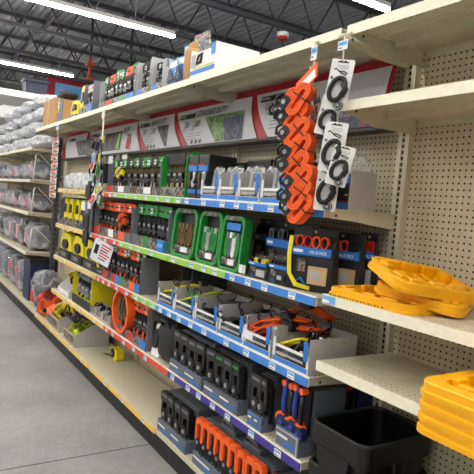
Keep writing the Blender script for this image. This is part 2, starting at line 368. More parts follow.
SEG = {1: [(-5.62, -4.707, 'railyellow'), (-4.382, -4.004, 'railred'), (-4.004, -2.833, 'railgreen'), (-2.833, -1.605, 'railblue')],
       2: [(-5.62, -4.686, 'railyellow'), (-4.686, -3.806, 'railred'), (-3.806, -2.289, 'railgreen'), (-2.289, -1.605, 'railblue')],
       3: [(-5.62, -4.263, 'railyellow'), (-4.263, -3.471, 'railred'), (-3.471, -3.074, 'railgreen'), (-3.074, -1.605, 'railblue')],
       4: [(-5.62, -3.997, 'railyellow'), (-3.997, -2.840, 'railred'), (-2.840, -1.605, 'railpurple')]}
BN = ['over the yellow packs by the dark post', 'in the centre of the long gondola', 'ending beside the yellow lids']
for k in (1, 2, 3, 4):
    for i in range(3):
        a, b = BAYS[i], BAYS[i+1]; sg = [(max(p, a+.004), min(q, b-.004), c) for p, q, c in SEG[k] if min(q, b)-max(p, a) > .02]
        shelf('cream steel shelf, %s of the run, %s' % (NM[k], BN[i]), a, b, DECK[k], sg, seed=k*10+i)
TN = ['over the bare gap bay by the cardboard box', 'over the hanging card chain', 'under the row of green strap packs', 'with the orange strap chain hung from it']
for i in range(4): shelf('cream top shelf seen from below, section '+TN[i], A0[i], A0[i+1], DECK[0], big=True)
shelf('empty cream top shelf section above the near pegboard bay', -1.572, -.25, DECK[0], big=True)
t = shelf('empty cream shelf at the right end of the sign, in the near bay', -1.572, -.25, 1.981, big=True)
t = shelf('cream shelf holding the loose yellow lids', -1.572, -.25, 1.248)
MB().box(.01, .075, FY-.006, FY, -.03, -.003, 'skyblue').box(.012, .05, FY-.007, FY-.006, -.028, -.018, 'white').build('price_tag', t)
t = shelf('mostly bare cream shelf holding the stack of yellow lids', -1.572, -.25, .986)
# price strip on the base deck
for (t, a), (p, q) in zip(BASE, [(-6.3, -5.66), (-5.64, -4.31), (-4.29, -2.96), (-2.94, -3.141)]):
    if q-p > .06: rails(t, a, [(p, q, 'railyellow')], DECK[5]+.002, .3, 5)
# front post with slots at the far end of the long run
p = MB().box(-.03, .03, -.025, .025, 0, 2.2, 'postgrey'); z = .1
while z < 2.14: p.box(-.012, .012, -.027, -.0251, z, z+.03, 'black').box(.0301, .032, -.01, .012, z, z+.03, 'black'); z += .06
t = thing('slotted_post', 'dark grey slotted steel post between the wrapped covers and the yellow packs', 'post', (-6.885, -.135, 0)); p.build('column', t)
MB().box(-.045, .045, -.04, .04, 0, .012, 'postgrey').build('foot_plate', t)
# ---------------------------------------------------------------- header sign
def sy(z): return -.05-.065*(2.262-z)/.32-.012*math.sin(PI*(z-1.94)/.32)
sg = thing('header_sign', 'long red and white category sign above the strap displays', 'sign', (-4.2, -.06, 1.94))
def sgq(name, rows, m, off, extra=None):     # rows: (z, xl, xr)
    q = MB(); vs = []
    for z, a, b in rows: vs += [(a+4.2, sy(z)+.06-off, z-1.94), (b+4.2, sy(z)+.06-off, z-1.94), (a+4.2, sy(z)+.064-off, z-1.94), (b+4.2, sy(z)+.064-off, z-1.94)]
    fs = []
    for i in range(len(rows)-1):
        o = i*4; fs += [(o, o+1, o+5, o+4), (o+3, o+2, o+6, o+7), (o+2, o, o+4, o+6), (o+1, o+3, o+7, o+5)]
    e = (len(rows)-1)*4; fs += [(0, 2, 3, 1), (e, e+1, e+3, e+2)]
    q.add(vs, fs, m)
    o = q.build(name, sg)
    if extra: q = MB(); extra(q); q.build('print', o)
    return o
ZS = [1.94+.31*i/8 for i in range(9)]
sgq('board', [(z, -6.8, -1.645) for z in ZS], 'signred', 0)
MB().box(-6.8+4.2, -1.645+4.2, -.07, .02, -.014, 0, 'black').build('ledge', sg)
def tx(q, s, size, x, z, m='black', off=.0145, sq=.8):
    q.text(s, size, (x+4.2, sy(z)+.06-off, z-1.94), (1, 0, 0), (0, (sy(z+size*.7)-sy(z))/(size*.7), 1), m, sq)
def bar(q, x0, x1, z0, z1, m, off=.011, sl=0):
    P = lambda x, z: (x+4.2, sy(z)+.06-off, z-1.94)
    nseg = 4; vs = []; fs = []
    for i in range(nseg+1):
        z = z0+(z1-z0)*i/nseg; sh = sl*(1-i/nseg); vs += [P(x0+sh, z), P(x1+min(sl, .03)*(1-i/nseg), z)]
    for i in range(nseg): fs.append((2*i, 2*i+1, 2*i+3, 2*i+2))
    q.add(vs, fs, m)
def panel(xl, xr, sl, sr, zt, extra):
    rows = []
    for i in range(7):
        f = i/6; z = 1.945+(zt-1.945)*f; g = (1-f)
        rows.append((z, xl+sl*(g*.7+.3*g*g), xr+sr*(g*.6+.4*g*g)))
    sgq('panel', rows, 'signwhite', .008, extra)
def brandbox(q, x, z, w_, h=.034):
    bar(q, x, x+w_, z, z+h, 'black', .011); tx(q, 'SmartStraps', h*.9, x+.01, z+.009, 'signwhite', .016, w_/.225*.62)
def common(xb, bw, title, tsize, tsq, xt, xl, dl, lbs, photo, px0, px1, pz1=2.125):
    def f(q):
        brandbox(q, xb, 2.137, bw); tx(q, title, tsize, xt, 2.138, sq=tsq); x = xl-.1
        for i, (a, b) in enumerate(lbs):
            xx = xl+i*dl; tx(q, a, .066, xx, 2.068, sq=.75); tx(q, b, .024, xx, 2.044, sq=.8)
        tx(q, 'UP TO', .016, x+.08, 2.113, 'grey', sq=.8)
        for i in range(3): bar(q, x+.17, x+.17+.2-(i == 2)*.05, 2.022-i*.018, 2.026-i*.018, 'grey')
        for i in range(3): bar(q, x+.24+i*.06, x+.275+i*.06, 1.953, 1.978, 'black')
        photo(q, px0, px1, pz1)
    return f
def ph_std(q, a, b, zt): bar(q, a, b, 1.95, zt, 'foliage', .011, .2); bar(q, a+.27, b, 1.952, zt-.03, 'tarp', .0125, .05)
def ph_heavy(q, a, b, zt): bar(q, a, b, 1.955, zt, 'gearphoto', .011, .22)
def ph_shop(q, a, b, zt):
    bar(q, a, b, 1.97, zt, 'gearphoto', .011, .16); bar(q, a+.12, a+.3, 2.06, zt-.01, 'yellow', .0125); bar(q, b-.08, b-.02, 1.98, zt-.02, 'railgreen', .0125)
def ph_light(q, a, b, zt): bar(q, a, b, 1.945, zt, 'darkphoto', .011)
PAN = [(-3.724, -2.730, -3.423, -2.578), (-4.488, -3.780, -4.134, -3.548), (-5.848, -4.510, -5.511, -4.289)]
a, b, c, d = PAN[0]; panel(a, b, c-a, d-b, 2.205, common(-3.644, -3.403-(-3.644), 'STANDARD DUTY', .06, .78, -3.366, -3.531, .125, [('300', 'LBS'), ('1,000', 'LBS')], ph_std, -3.249, b-.03))
a, b, c, d = PAN[1]; panel(a, b, c-a, d-b, 2.205, common(-4.415, -4.202-(-4.415), 'HEAVY DUTY', .06, .78, -4.161, -4.291, .15, [('500', 'LBS'), ('1,500', 'LBS')], ph_heavy, -4.035, b-.03))
def shop(q):
    a, b = PAN[2][0], PAN[2][1]
    brandbox(q, a+.08, 2.137, .24); tx(q, 'DUTY', .055, a+.36, 2.138)
    tx(q, 'SHOP', .085, b-.27, 2.115, sq=.7); bar(q, b-.2, b-.04, 2.095, 2.103, 'grey')
    ph_shop(q, a+.3, b-.3, 2.145)
    bar(q, b-.13, b-.04, 1.97, 2.05, 'red', .0125); bar(q, b-.125, b-.1, 2.05, 2.1, 'red', .0125); bar(q, b-.07, b-.045, 2.05, 2.09, 'red', .0125)
a, b, c, d = PAN[2]; panel(a, b, c-a, d-b, 2.205, shop)
def first(q): brandbox(q, -6.6, 2.137, .25); ph_heavy(q, -6.3, -5.5, 2.125)
panel(-6.75, PAN[2][0]-.1, .15, .15, 2.205, first)
def light(q):
    brandbox(q, -2.612, 2.15, .21); tx(q, 'LIGHT DUTY', .055, -2.541, 2.1); tx(q, 'WEIGHT LIMITS', .02, -2.518, 2.07)
    for i in range(3): bar(q, -2.473, -2.381, 2.03-i*.02, 2.034-i*.02, 'grey')
    ph_light(q, -2.065, -1.70, 2.05)
    tx(q, 'TIE-DOWNS', .035, -1.925, 2.0, 'lightgrey', .0125)
panel(-2.679, -1.66, -2.470--2.679, .01, 2.205, light)
# ================================================================ goods: builders
def loop_pts(rx, rz, cx, cz, y, n=16): return [(cx+rx*math.cos(2*PI*i/n), y, cz+rz*math.sin(2*PI*i/n)) for i in range(n)]
PROTO = {}
def put(key, make, loc, rot, label, group=None):  # first call moves the prototype itself, later ones copy it
    if key not in PROTO:
        o = make(); PROTO[key] = o; o.location = loc; o.rotation_euler = rot; o['label'] = label
        if group: o['group'] = group
        return o
    return dup(PROTO[key], loc, rot, label, group)
# carded ratchet strap: header card, webbing loops, ratchet, hooks
def strap_pack(hc, wc, kc, w=.08, h=.25, sticker=True, handle='black', card2='softblack'):
    t = thing('strap_pack', '', 'strap pack')
    c = MB().prism(rrect(-w/2, w/2, h*.74, h, .008, 3), 'y', 0, .003, hc)
    if sticker: c.box(w*.05, w*.42, -.0015, 0, h*.79, h*.92, 'white').box(w*.12, w*.35, -.002, -.0015, h*.83, h*.88, 'darkgrey')
    c.box(-w*.4, w*.0, -.001, 0, h*.84, h*.9, card2); c.build('header_card', t)
    b = MB()
    for i, x in enumerate((-.3, 0, .3)):
        b.ribbon(loop_pts(w*.12, h*.27, x*w, h*.44+(.012 if i == 1 else 0), .022+.004*i), (0, .026, 0), .004, wc, True)
        b.ribbon(loop_pts(w*.05, h*.22, x*w, h*.44, .022+.004*i), (0, .024, 0), .004, wc, True)
    b.box(-w*.46, w*.46, .018, .036, h*.4, h*.44, wc).build('webbing', t)
    g = MB().prism(rrect(-w*.3, w*.3, h*.28, h*.56, .012, 4), 'y', -.002, .012, handle).box(-w*.2, w*.2, -.006, -.002, h*.46, h*.52, 'steel').tube([(-w*.36, .004, h*.36), (w*.36, .004, h*.36)], .006, 'steel', 8)
    g.build('ratchet', t, .002)
    for x in (-.28, .28):
        MB().tube([(x*w, .006, h*.3), (x*w, .002, h*.12), (x*w+.008, -.002, h*.05), (x*w+.02, 0, h*.06), (x*w+.022, 0, h*.13)], .0045, kc, 6).build('hook', t)
    return t
# four-way black pack with a big moulded handle (ratchets on S4, base)
def handle_pack(hc='softblack', ac='grey', w=.07, h=.24):
    t = thing('ratchet_pack', '', 'ratchet strap')
    MB().prism(rrect(-w*.46, w*.46, h*.72, h, .016, 5), 'y', 0, .03, hc).box(-w*.3, w*.3, -.002, 0, h*.86, h*.93, ac).build('handle_top', t, .004)
    MB().frame(rrect(-w*.42, w*.42, h*.3, h*.78, .02, 5), rrect(-w*.2, w*.2, h*.4, h*.7, .012, 5), 'y', .004, .03, hc).build('handle', t, .004)
    MB().disc((0, h*.36), w*.3, 'y', (0, .034), 'black', 16).disc((0, h*.36), w*.12, 'y', (-.004, 0), 'steel', 12).build('spool', t, .002)
    for x in (-.22, .22): MB().tube([(x*w, .012, h*.34), (x*w, .006, h*.12), (x*w, .0, h*.04), (x*w+.012, 0, h*.02), (x*w+.016, 0, h*.09)], .0045, 'softblack', 6).build('hook', t)
    MB().box(-w*.38, w*.38, .03, .05, h*.02, h*.8, 'black').build('webbing', t, .004); return t
def arch_pack(hc='orange', w=.085, h=.22):       # orange arched handle over black straps
    t = thing('ratchet_pack', '', 'ratchet strap')
    o = [(-w*.44, h*.45), (-w*.44, h*.88), (-w*.3, h), (w*.3, h), (w*.44, h*.88), (w*.44, h*.45)]; i_ = [(-w*.24, h*.45), (-w*.24, h*.8), (-w*.18, h*.86), (w*.18, h*.86), (w*.24, h*.8), (w*.24, h*.45)]
    MB().frame(o, i_, 'y', -.004, .03, hc).build('handle', t, .003)
    MB().box(-w*.3, w*.3, .012, .05, h*.05, h*.84, 'black').build('webbing', t, .004)
    MB().disc((0, h*.42), w*.26, 'y', (-.006, .02), 'softblack', 14).disc((0, h*.42), w*.11, 'y', (-.01, -.006), 'steel', 10).build('spool', t, .002)
    for x in (-.24, .24): MB().tube([(x*w, .006, h*.5), (x*w, .0, h*.2), (x*w+.004, -.003, h*.08), (x*w+.014, -.002, h*.05), (x*w+.018, 0, h*.13)], .005, 'softblack', 6).build('hook', t)
    return t
# ratchet with orange or blue rollers
def roller_pack(body, roll, w=.085, h=.27):
    t = thing('ratchet_pack', '', 'ratchet strap')
    MB().tube([(-w*.3, .02, h*.3), (-w*.32, .012, h*.6), (-w*.25, .012, h*.9), (-w*.1, .014, h*.95)], .012, body, 8).build('handle', t); MB().tube([(w*.18, .02, h*.3), (w*.16, .012, h*.6), (w*.2, .012, h*.84)], .01, 'black', 8).build('handle', t)
    for s, x in ((roll, -w*.3), (roll, w*.2)): MB().disc((x, h*.92), .014, 'y', (.0, .03), s, 12).build('grip', t)
    for x, z in ((-w*.28, h*.24), (w*.24, h*.2)):
        q = MB().disc((x, z), .034, 'y', (0, .028), 'navy', 18).disc((x-.012, z+.012), .03, 'y', (.003, .034), roll, 18).disc((x, z), .012, 'y', (-.003, 0), body, 12); q.build('spool', t, .002)
    MB().box(-w*.44, w*.44, .034, .05, h*.05, h*.95, 'black').build('webbing', t, .004); return t
# display stand with side panels, printed tray lip, hanging bar
def stand(name, label, x0, x1, y0, deck, d, h, lip, lipcol, side, back='softblack', lipbits=(), slope=.35, cat='display box', top=False):
    t = thing(name, label, cat, ((x0+x1)/2, y0, deck)); w = (x1-x0)/2
    for sx in (-1, 1):
        a, b = (sx*w, sx*(w-.006)); a, b = min(a, b), max(a, b)
        MB().prism([(0, 0), (d, 0), (d, h), (d*slope, h), (0.0, h*.86)] if slope < .5 else [(0, 0), (d, 0), (d, h), (d*.2, h*.9), (.0, lip)], 'x', a, b, side).build('side_panel', t)
    MB().box(-w+.006, w-.006, d-.006, d, 0, h, back).build('back_panel', t)
    tr = MB().box(-w+.006, w-.006, 0, d-.006, 0, .008, side).box(-w+.006, w-.006, 0, .006, .008, lip, side); tr.build('tray', t)
    lb = MB().box(-w+.002, w-.002, -.002, -.0002, .004, lip, lipcol)
    n = len(lipbits)
    for i, c in enumerate(lipbits):
        a = -w+.006+(2*w-.012)*i/n; b = -w+.006+(2*w-.012)*(i+1)/n
        lb.box(a, b, -.0032, -.002, .008, lip-.004, c)
    lb.build('tray_label', t)
    if top: MB().box(-w, w, d*slope, d, h, h+.006, side).build('lid_panel', t)
    MB().tube([(-w+.004, .06, h*.9), (w-.004, .06, h*.9)], .004, 'steel', 6).build('hang_bar', t)
    return t
def fill(key, make, x0, x1, n, y, z, what, where, group, rotz=0, order='from far end', jit=.006):
    for i in range(n):
        x = x0+(x1-x0)*(i+.5)/n
        put(key if isinstance(key, str) else key[i % len(key)], make if (make is None or callable(make)) else make[i % len(make)], (x, y+R_.uniform(-jit, jit), z+R_.uniform(0, .004)), (0, R_.uniform(-.04, .04), rotz+R_.uniform(-.1, .1)),
            '%s, %s %s, %s' % (what if isinstance(what, str) else what[i % len(what)], ORD[i], order, where), group)
# open-front bin of corrugated board
def bin_box(label, x0, x1, y0, deck, d, hl, hb, front, side='cartonside', art=('boxprint', 'railblue'), rot=0):
    t = thing('display_bin', label, 'display bin', ((x0+x1)/2, y0, deck), (0, 0, rot)); w = (x1-x0)/2; e = .003
    MB().box(-w, w, 0, e, 0, hl, 'white').build('front_panel', t)
    for sx in (-1, 1):
        a, b = sorted((sx*w, sx*(w-e)))
        MB().prism([(e, 0), (d, 0), (d, hb), (e, hb*.97)], 'x', a, b, side).build('side_panel', t)
    MB().box(-w+e, w-e, d-e, d, 0, hb, side).build('back_panel', t); MB().box(-w+e, w-e, e, d-e, 0, e, side).build('bottom_panel', t)
    lb = MB().box(-w+.012, w-.012, -.0014, -.0002, .028, hl-.012, art[0]).box(-w+.004, w-.004, -.0016, -.0002, .006, .026, art[1])
    lb.box(-w+.02, -w+.09 if w > .06 else w-.03, -.0022, -.0016, .036, .042, 'tan').box(-w+.014, w-.014, -.002, -.0014, .03, hl*.45, 'black').box(-w+.03, w-.03, -.0026, -.002, .04, .05, 'lightgrey')
    lb.build('front_print', t)
    MB().box(-w, -w+.02, -.0024, .001, .026, hb*.97, 'signwhite').box(-w+.004, -w+.02, -.003, -.0024, hb*.72, hb*.92, 'grey').build('price_sticker', t)
    MB().prism(rrect(w-.03, w-.002, hl*.7, hb*.9, .008, 3), 'y', -.0036, -.0024, 'blue').build('tab', t)
    return t
def coil_strap(c1, c2='black', r=.045, wd=.025):   # rolled strap with a buckle
    t = thing('rolled_strap', '', 'strap')
    b = MB()
    for k in range(3): b.ribbon([((r-k*.011)*math.cos(a*.3142+k), (r-k*.011)*.75*math.sin(a*.3142+k), 0) for a in range(20)], (0, 0, wd), .004, c1, True)
    b.build('webbing', t)
    MB().box(r*.7, r*1.2, -.016, .016, -wd*.6, wd*.6, c2).box(r*.85, r*1.05, -.02, .02, -wd*.3, wd*.3, 'steel').build('buckle', t, .003)
    MB().ribbon([(0, -r*.85, 0), (0, -r*.85, wd*.7), (0, r*.85, wd*.7), (0, r*.85, -wd*.7), (0, -r*.85, -wd*.7)], (.012, 0, 0), .002, c2, True).build('tie', t)
    return t
def hook_cord(c1, c2='black'):                     # bungee with hooks, folded
    t = thing('bungee_cord', '', 'bungee cord')
    MB().tube([(-.07, 0, .01), (-.02, .012, .02), (.05, .004, .014), (.07, -.012, .02), (.03, -.02, .026), (-.05, -.014, .02), (-.075, .006, .03)], .007, c1, 7).build('cord', t)
    for s in (-1, 1): MB().tube([(s*.068, 0, .018), (s*.09, .004, .03), (s*.1, .0, .05), (s*.088, -.004, .064), (s*.074, -.004, .056)], .004, c2, 6).build('hook', t)
    return t
# pouch with window and blue band
def pouch(label, x0, x1, y, deck, h, d, band, win, cord=None, sticker='tan', text=None, tilt=0, rz=0, z=0):
    t = thing('strap_pouch', label, 'strap pouch', ((x0+x1)/2, y, deck+z), (tilt, 0, rz)); w = (x1-x0)/2
    # gusseted body: thick low down, thin at the sealed header
    b = MB(); rows = [(0, d*.9, 1), (.12, d, 1), (.5, d*.85, .99), (.78, d*.5, .98), (.88, .008, 1), (1, .004, 1)]; vs = []; n = len(rows)
    for zf, dd, wf in rows: vs += [(-w*wf, .0+(d-dd)/2, h*zf), (w*wf, (d-dd)/2, h*zf), (w*wf, (d+dd)/2, h*zf), (-w*wf, (d+dd)/2, h*zf)]
    fs = [(3, 2, 1, 0), tuple(range(4*n-4, 4*n))]
    for i in range(n-1):
        for j in range(4): fs.append((4*i+j, 4*i+(j+1) % 4, 4*i+4+(j+1) % 4, 4*i+4+j))
    b.add(vs, fs, 'black'); b.disc((0, h*.94), h*.022, 'y', (d/2-.006, d/2+.006), 'lightgrey', 10); b.build('bag', t, .003)
    MB().box(-w*.9, w*.9, d*.02, d*.1, h*.62, h*.76, band).build('title_band', t) if False else None
    q = MB().box(-w*.92, w*.92, -.003, d*.12, h*.56, h*.69, band)
    if text: q.text(text, h*.075, (-w*.05, -.0036, h*.595), (1, 0, 0), (0, 0, 1), 'white', .7)
    q.box(-w*.8, -w*.35, -.0038, -.003, h*.6, h*.65, 'white').build('title_band', t)
    m = MB(); rg = random.Random(int(abs(x0)*1000))
    k = 4
    for i in range(k):
        x = -w*.75+1.5*w*(i+.5)/k
        m.ribbon(loop_pts(w*.17, h*.09, x, h*.775, d*.14), (0, d*.3, 0), .006, win[i % len(win)], True)
    m.build('strap_window', t)
    MB().box(-w*.05, w*.8, -.004, .012, h*.12, h*.4, sticker).box(w*.05, w*.5, -.0046, -.004, h*.2, h*.34, 'lightgrey').box(-w*.6, -w*.2, -.004, .01, h*.3, h*.5, 'packprint').build('info_sticker', t)
    MB().tube([(-w*.6, -.004, h*.12), (-w*.35, -.006, h*.2), (-w*.15, -.004, h*.1), (-w*.4, -.003, h*.06)], h*.018, 'blue', 6, True).build('hook_print', t)
    if cord:
        c = MB()
        for k in range(3): c.tube([(-w*(.98-.06*k), -.004, h*.85), (-w*(1.02-.06*k), -.008, h*.55), (-w*(.95-.06*k), -.008, h*.25), (-w*(.6-.05*k), -.008, h*(.06+.02*k)), (w*.1, -.006, h*(.03+.02*k))], h*.015, cord, 6)
        c.build('cord', t)
    return t
# moulded clamshell with a coloured frame
def clamshell(label, x0, x1, y, deck, h, d, frame, inner, content, top=None, lean=-.08):
    t = thing('clamshell_pack', label, 'clamshell pack', ((x0+x1)/2, y, deck), (lean, 0, 0)); w = (x1-x0)/2
    MB().frame(rrect(-w, w, 0, h, w*.4, 6), rrect(-w*.82, w*.82, h*.07, h*.92, w*.3, 6), 'y', 0, d, frame).build('frame', t, .004)
    MB().prism(rrect(-w*.8, w*.8, h*.06, h*.94, w*.35, 6), 'y', d*.7, d*.9, inner).build('backing_card', t)
    MB().prism(rrect(-w*.5, w*.5, h*.91, h*.985, .008, 3), 'y', -.003, .0, 'packprint').build('top_label', t)
    MB().box(-w*.7, w*.7, d*.1, d*.2, h*.1, h*.24, 'packprint').box(-w*.1, w*.45, d*.06, d*.1, h*.12, h*.22, 'white').build('bottom_label', t)
    if top: MB().box(-w*.6, w*.6, d*.1, d*.2, h*.74, h*.87, top).build('title_label', t)
    k = 4
    for i in range(k):
        x = -w*.6+1.2*w*(i+.5)/k; q = MB()
        q.ribbon(loop_pts(w*.15, h*.2, x, h*.46, d*.35), (0, d*.4, 0), .009, content[i % len(content)], True).ribbon(loop_pts(w*.045, h*.17, x, h*.46, d*.35), (0, d*.4, 0), .005, content[i % len(content)], True)
        q.box(x-w*.1, x+w*.1, d*.1, d*.5, h*.6, h*.7, content[(i+1) % len(content)]); q.build('strap', t)
    return t
# yellow bulky strap reel pack
def reel_pack(body='yellow'):
    t = thing('strap_reel', '', 'strap reel')
    MB().prism([(-.085, 0), (.085, 0), (.09, .05), (.07, .2), (-.05, .22), (-.085, .15)], 'y', .02, .13, body).build('case', t, .012, 3)
    MB().box(-.088, .088, .005, .14, 0, .07, 'softblack').box(-.06, .05, .002, .005, .015, .05, 'packprint').build('base_tray', t, .004)
    MB().tube([(-.05, .07, .2), (-.03, .07, .25), (.04, .07, .245), (.06, .07, .19)], .014, 'black', 8).build('handle', t)
    MB().disc((.0, .12), .04, 'y', (.006, .02), 'black', 14).build('crank', t); return t
def yellow_pack():
    t = thing('strap_pack', '', 'strap pack')
    MB().prism([(-.06, .0), (.055, .0), (.06, .2), (.02, .25), (-.035, .24), (-.06, .14)], 'y', .01, .08, 'yellow').build('case', t, .012, 3)
    MB().prism([(-.03, .11), (.04, .12), (.035, .19), (-.01, .2)], 'y', 0, .012, 'black').build('buckle', t, .004)
    MB().box(-.055, .055, -.002, .02, .0, .06, 'packprint').build('label', t); return t
# plastic-wrapped bundle: dark contents inside clear film
def wrapped(label, loc, r, body, body2=None, seed=0, film='film', rot=0, group=None, name='wrapped_cover'):
    t = thing(name, label, 'wrapped bundle', loc, (0, 0, rot), group)
    MB().ell((0, 0, r[2]*.93), (r[0]*.9, r[1]*.9, r[2]*.88), body, 20, 12, .6, .05, seed).build('fabric_bundle', t)
    if body2: MB().box(-r[0]*.5, r[0]*.05, -r[1]*.98, -r[1]*.8, r[2]*.45, r[2]*1.5, body2).build('printed_card', t, .01)
    MB().ell((0, 0, r[2]), (r[0], r[1]*1.04, r[2]), film, 30, 20, .65, .08 if film == 'film' else .1, seed+3).build('plastic_wrap', t)
    return t
# ================================================================ goods: upper shelf
D1, D2, D3, D4, D5 = DECK[1], DECK[2], DECK[3], DECK[4], DECK[5]
Y0 = FY+.02
G = 'strap packs hung in the shelf displays'
stand('display_box', 'wide grey display of green-carded camo straps on the upper shelf, by the sign', -4.210, -3.212, Y0, D1, .2, .25, .055, 'packprint', 'grey', lipbits=('railred', 'packprint', 'white', 'slate', 'camoweb', 'packprint', 'white', 'packprint'))
fill(['camo_g', 'camo_k'], [lambda: strap_pack('green', 'camoweb', 'black', .1, .24), lambda: strap_pack('softblack', 'camoweb', 'steel', .1, .24)], -4.186, -3.228, 9, Y0+.03, D1+.014,
     ['green-carded camo strap pack', 'black-carded camo strap pack'], 'the upper display', G)
t = put('bigyellow', lambda: coil_strap('yellow', 'black', .05, .03), (-3.961, Y0-.012+.02, D1+.15), (1.2, .7, 0), 'yellow strap roll tucked among camo packs on the upper shelf')
stand('display_box', 'display of dark camo straps with a bright green end panel, upper shelf', -3.197, -2.846, Y0, D1, .2, .27, .06, 'green', 'green', lipbits=('packprint', 'packprint'), slope=.2)
fill('darkcamo', lambda: strap_pack('softblack', 'camoweb', 'tan', .085, .25, False), -3.181, -2.859, 4, Y0+.03, D1+.014, 'black-carded dark camo strap pack', 'the green-ended display', G)
for i, (a, b) in enumerate(((-2.827, -2.716), (-2.710, -2.594))):
    w_ = b-a; t = thing('boxed_strap', 'dark boxed strap pack with a blue title, %s beside the green end panel' % ('directly' if i == 0 else 'second'), 'strap box', ((a+b)/2, Y0, D1), group='dark boxed straps on the upper shelf')
    MB().box(-w_/2, w_/2, .005, .18, 0, .245, 'black').build('carton', t, .004)
    MB().box(-w_*.46, w_*.46, 0, .0048, .155, .185, 'blue').box(-w_*.45, w_*.1, 0, .0048, .185, .195, 'signred').build('title_label', t); MB().box(-w_*.4, w_*.4, .001, .0048, .03, .05, 'blue').build('stripe_label', t)
    for s in (-1, 1): MB().tube([(s*w_*.25, 0, .15), (s*w_*.3, -.004, .11), (s*w_*.12, -.004, .09), (s*w_*.2, -.002, .065), (s*w_*.3, 0, .08)], .008, 'camoweb' if s < 0 else 'lightgrey', 7).build('hook', t)
BW = ['beside the dark boxed straps', 'second from the dark boxed straps', 'third from the dark boxed straps', 'partly behind the orange straps', 'behind the hanging orange straps']
for i, (a, b) in enumerate(((-2.628, -2.444), (-2.438, -2.260), (-2.251, -2.071), (-2.055, -1.881), (-1.874, -1.733))):
    t = bin_box('blue-striped open display bin on the upper shelf, '+BW[i], a, b, Y0-.012, D1, .19, .07, .15, None, art=('packprint', 'railblue'))
    for j in range(2):
        x = a+(b-a)*(.3+.4*j)
        q = thing('cord_pack', 'grey cord on a card in the upper bin, %s, %s' % (BW[i].replace('the dark boxed straps', 'dark boxes').replace('the orange straps', 'orange').replace('the hanging orange straps', 'orange chain'), ('far', 'near')[j]), 'cord pack', (x, Y0+.035+.03*j, D1+.006), (-.12, 0, .1-.2*j), 'carded cords in the upper bins')
        MB().box(-.04, .04, .012, .016, 0, .17, 'white').box(-.036, .036, .0105, .012, .1, .12, 'blue').build('card', q)
        MB().tube([(-.024, 0, .15), (.0, -.004, .165), (.026, 0, .15), (.028, 0, .06), (0, -.002, .03), (-.028, 0, .06)], .011, 'lightgrey', 8, True).build('cord', q)
        MB().ell((0, .004, .1), (.05, .026, .085), 'clearshell', 12, 8, .7, .05, j).build('bubble', q)
t = thing('carton', 'display carton with blue and black print and a plain grey side, upper shelf end', 'carton', (0, 0, D1)); a, b = -1.804, -1.64
YC = -.27; MB().box(a, b, YC, YC+.15, 0, .165, 'cartonside').build('box', t, .002)
m = MB().box(a+.004, b-.004, YC-.0025, YC-.0002, .004, .15, 'black').box(a+.004, b-.004, YC-.0035, YC-.0025, .006, .03, 'railblue').box(a+.004, b-.004, YC-.0035, YC-.0025, .031, .037, 'red').box(a+.004, b-.004, YC-.0035, YC-.0025, .09, .105, 'navy').box(b-.06, b-.006, YC-.0035, YC-.0025, .11, .148, 'blue').box(b-.03, b-.008, YC-.0035, YC-.0025, .06, .064, 'lime').box(a+.02, a+.09, YC-.0035, YC-.0025, .042, .05, 'lightgrey')
m.build('front_print', t)
t = thing('plastic_bag', 'crumpled clear plastic bag on top of the grey-sided carton', 'bag', (b-.05, YC+.09, D1+.156)); MB().ell((0, 0, .03), (.045, .05, .04), 'film', 16, 10, .8, .2, 4).build('film', t)
for i in range(4):
    t = thing('boxed_strap', 'dark closed strap carton at the back of the upper shelf, %s behind the open bins' % ORD[i], 'strap box', (-2.930+.245*i, -.19, D1), group='dark cartons behind the upper bins')
    MB().box(-.115, .115, 0, .15, 0, .235-.01*(i % 2), 'black').build('carton', t, .004); MB().box(-.1, .1, -.001, -.0002, .16, .185, 'slate').build('title_label', t)
# far bay of the upper shelf
for i, px in enumerate((-5.453, -5.172, -4.915)):
    t = thing('plastic_bag', 'crumpled whitish bag of straps on the upper shelf, %s from the dark post' % ORD[i], 'bag', (px, Y0+.09, D1), group='crumpled bags on the upper shelf')
    MB().ell((0, 0, .065), (.12, .07, .065), 'tan' if i == 1 else 'lightgrey', 14, 9, .7, .12, i).build('contents', t); MB().ell((0, 0, .075), (.14, .085, .085), 'whitefilm', 18, 12, .7, .14, i+9).build('film', t)
for i in range(6):
    x = -5.5+i*.18; c = ('black', 'navy', 'softblack', 'darkred', 'black', 'slate')[i]
    t = thing('hanging_pack', '%s strap pack pegged above the whitish bags, %s from the dark post' % ({'black': 'black', 'navy': 'navy', 'softblack': 'charcoal', 'darkred': 'dark red', 'slate': 'blue-grey'}[c], ORD[i]), 'strap pack', (x, -.14, D1+.14), group='packs on pegs above the whitish bags')
    MB().prism(rrect(-.06, .06, .13, .2, .01, 3), 'y', 0, .004, 'white' if i % 2 else 'packprint').build('header_card', t)
    q = MB()
    for s in (-.03, 0, .03): q.ribbon(loop_pts(.016, .09, s, .04, .02), (0, .03, 0), .006, c, True)
    q.build('webbing', t); MB().tube([(0, .0, .18), (0, .139, .185)], .003, 'steel', 6).build('peg_hook', t)

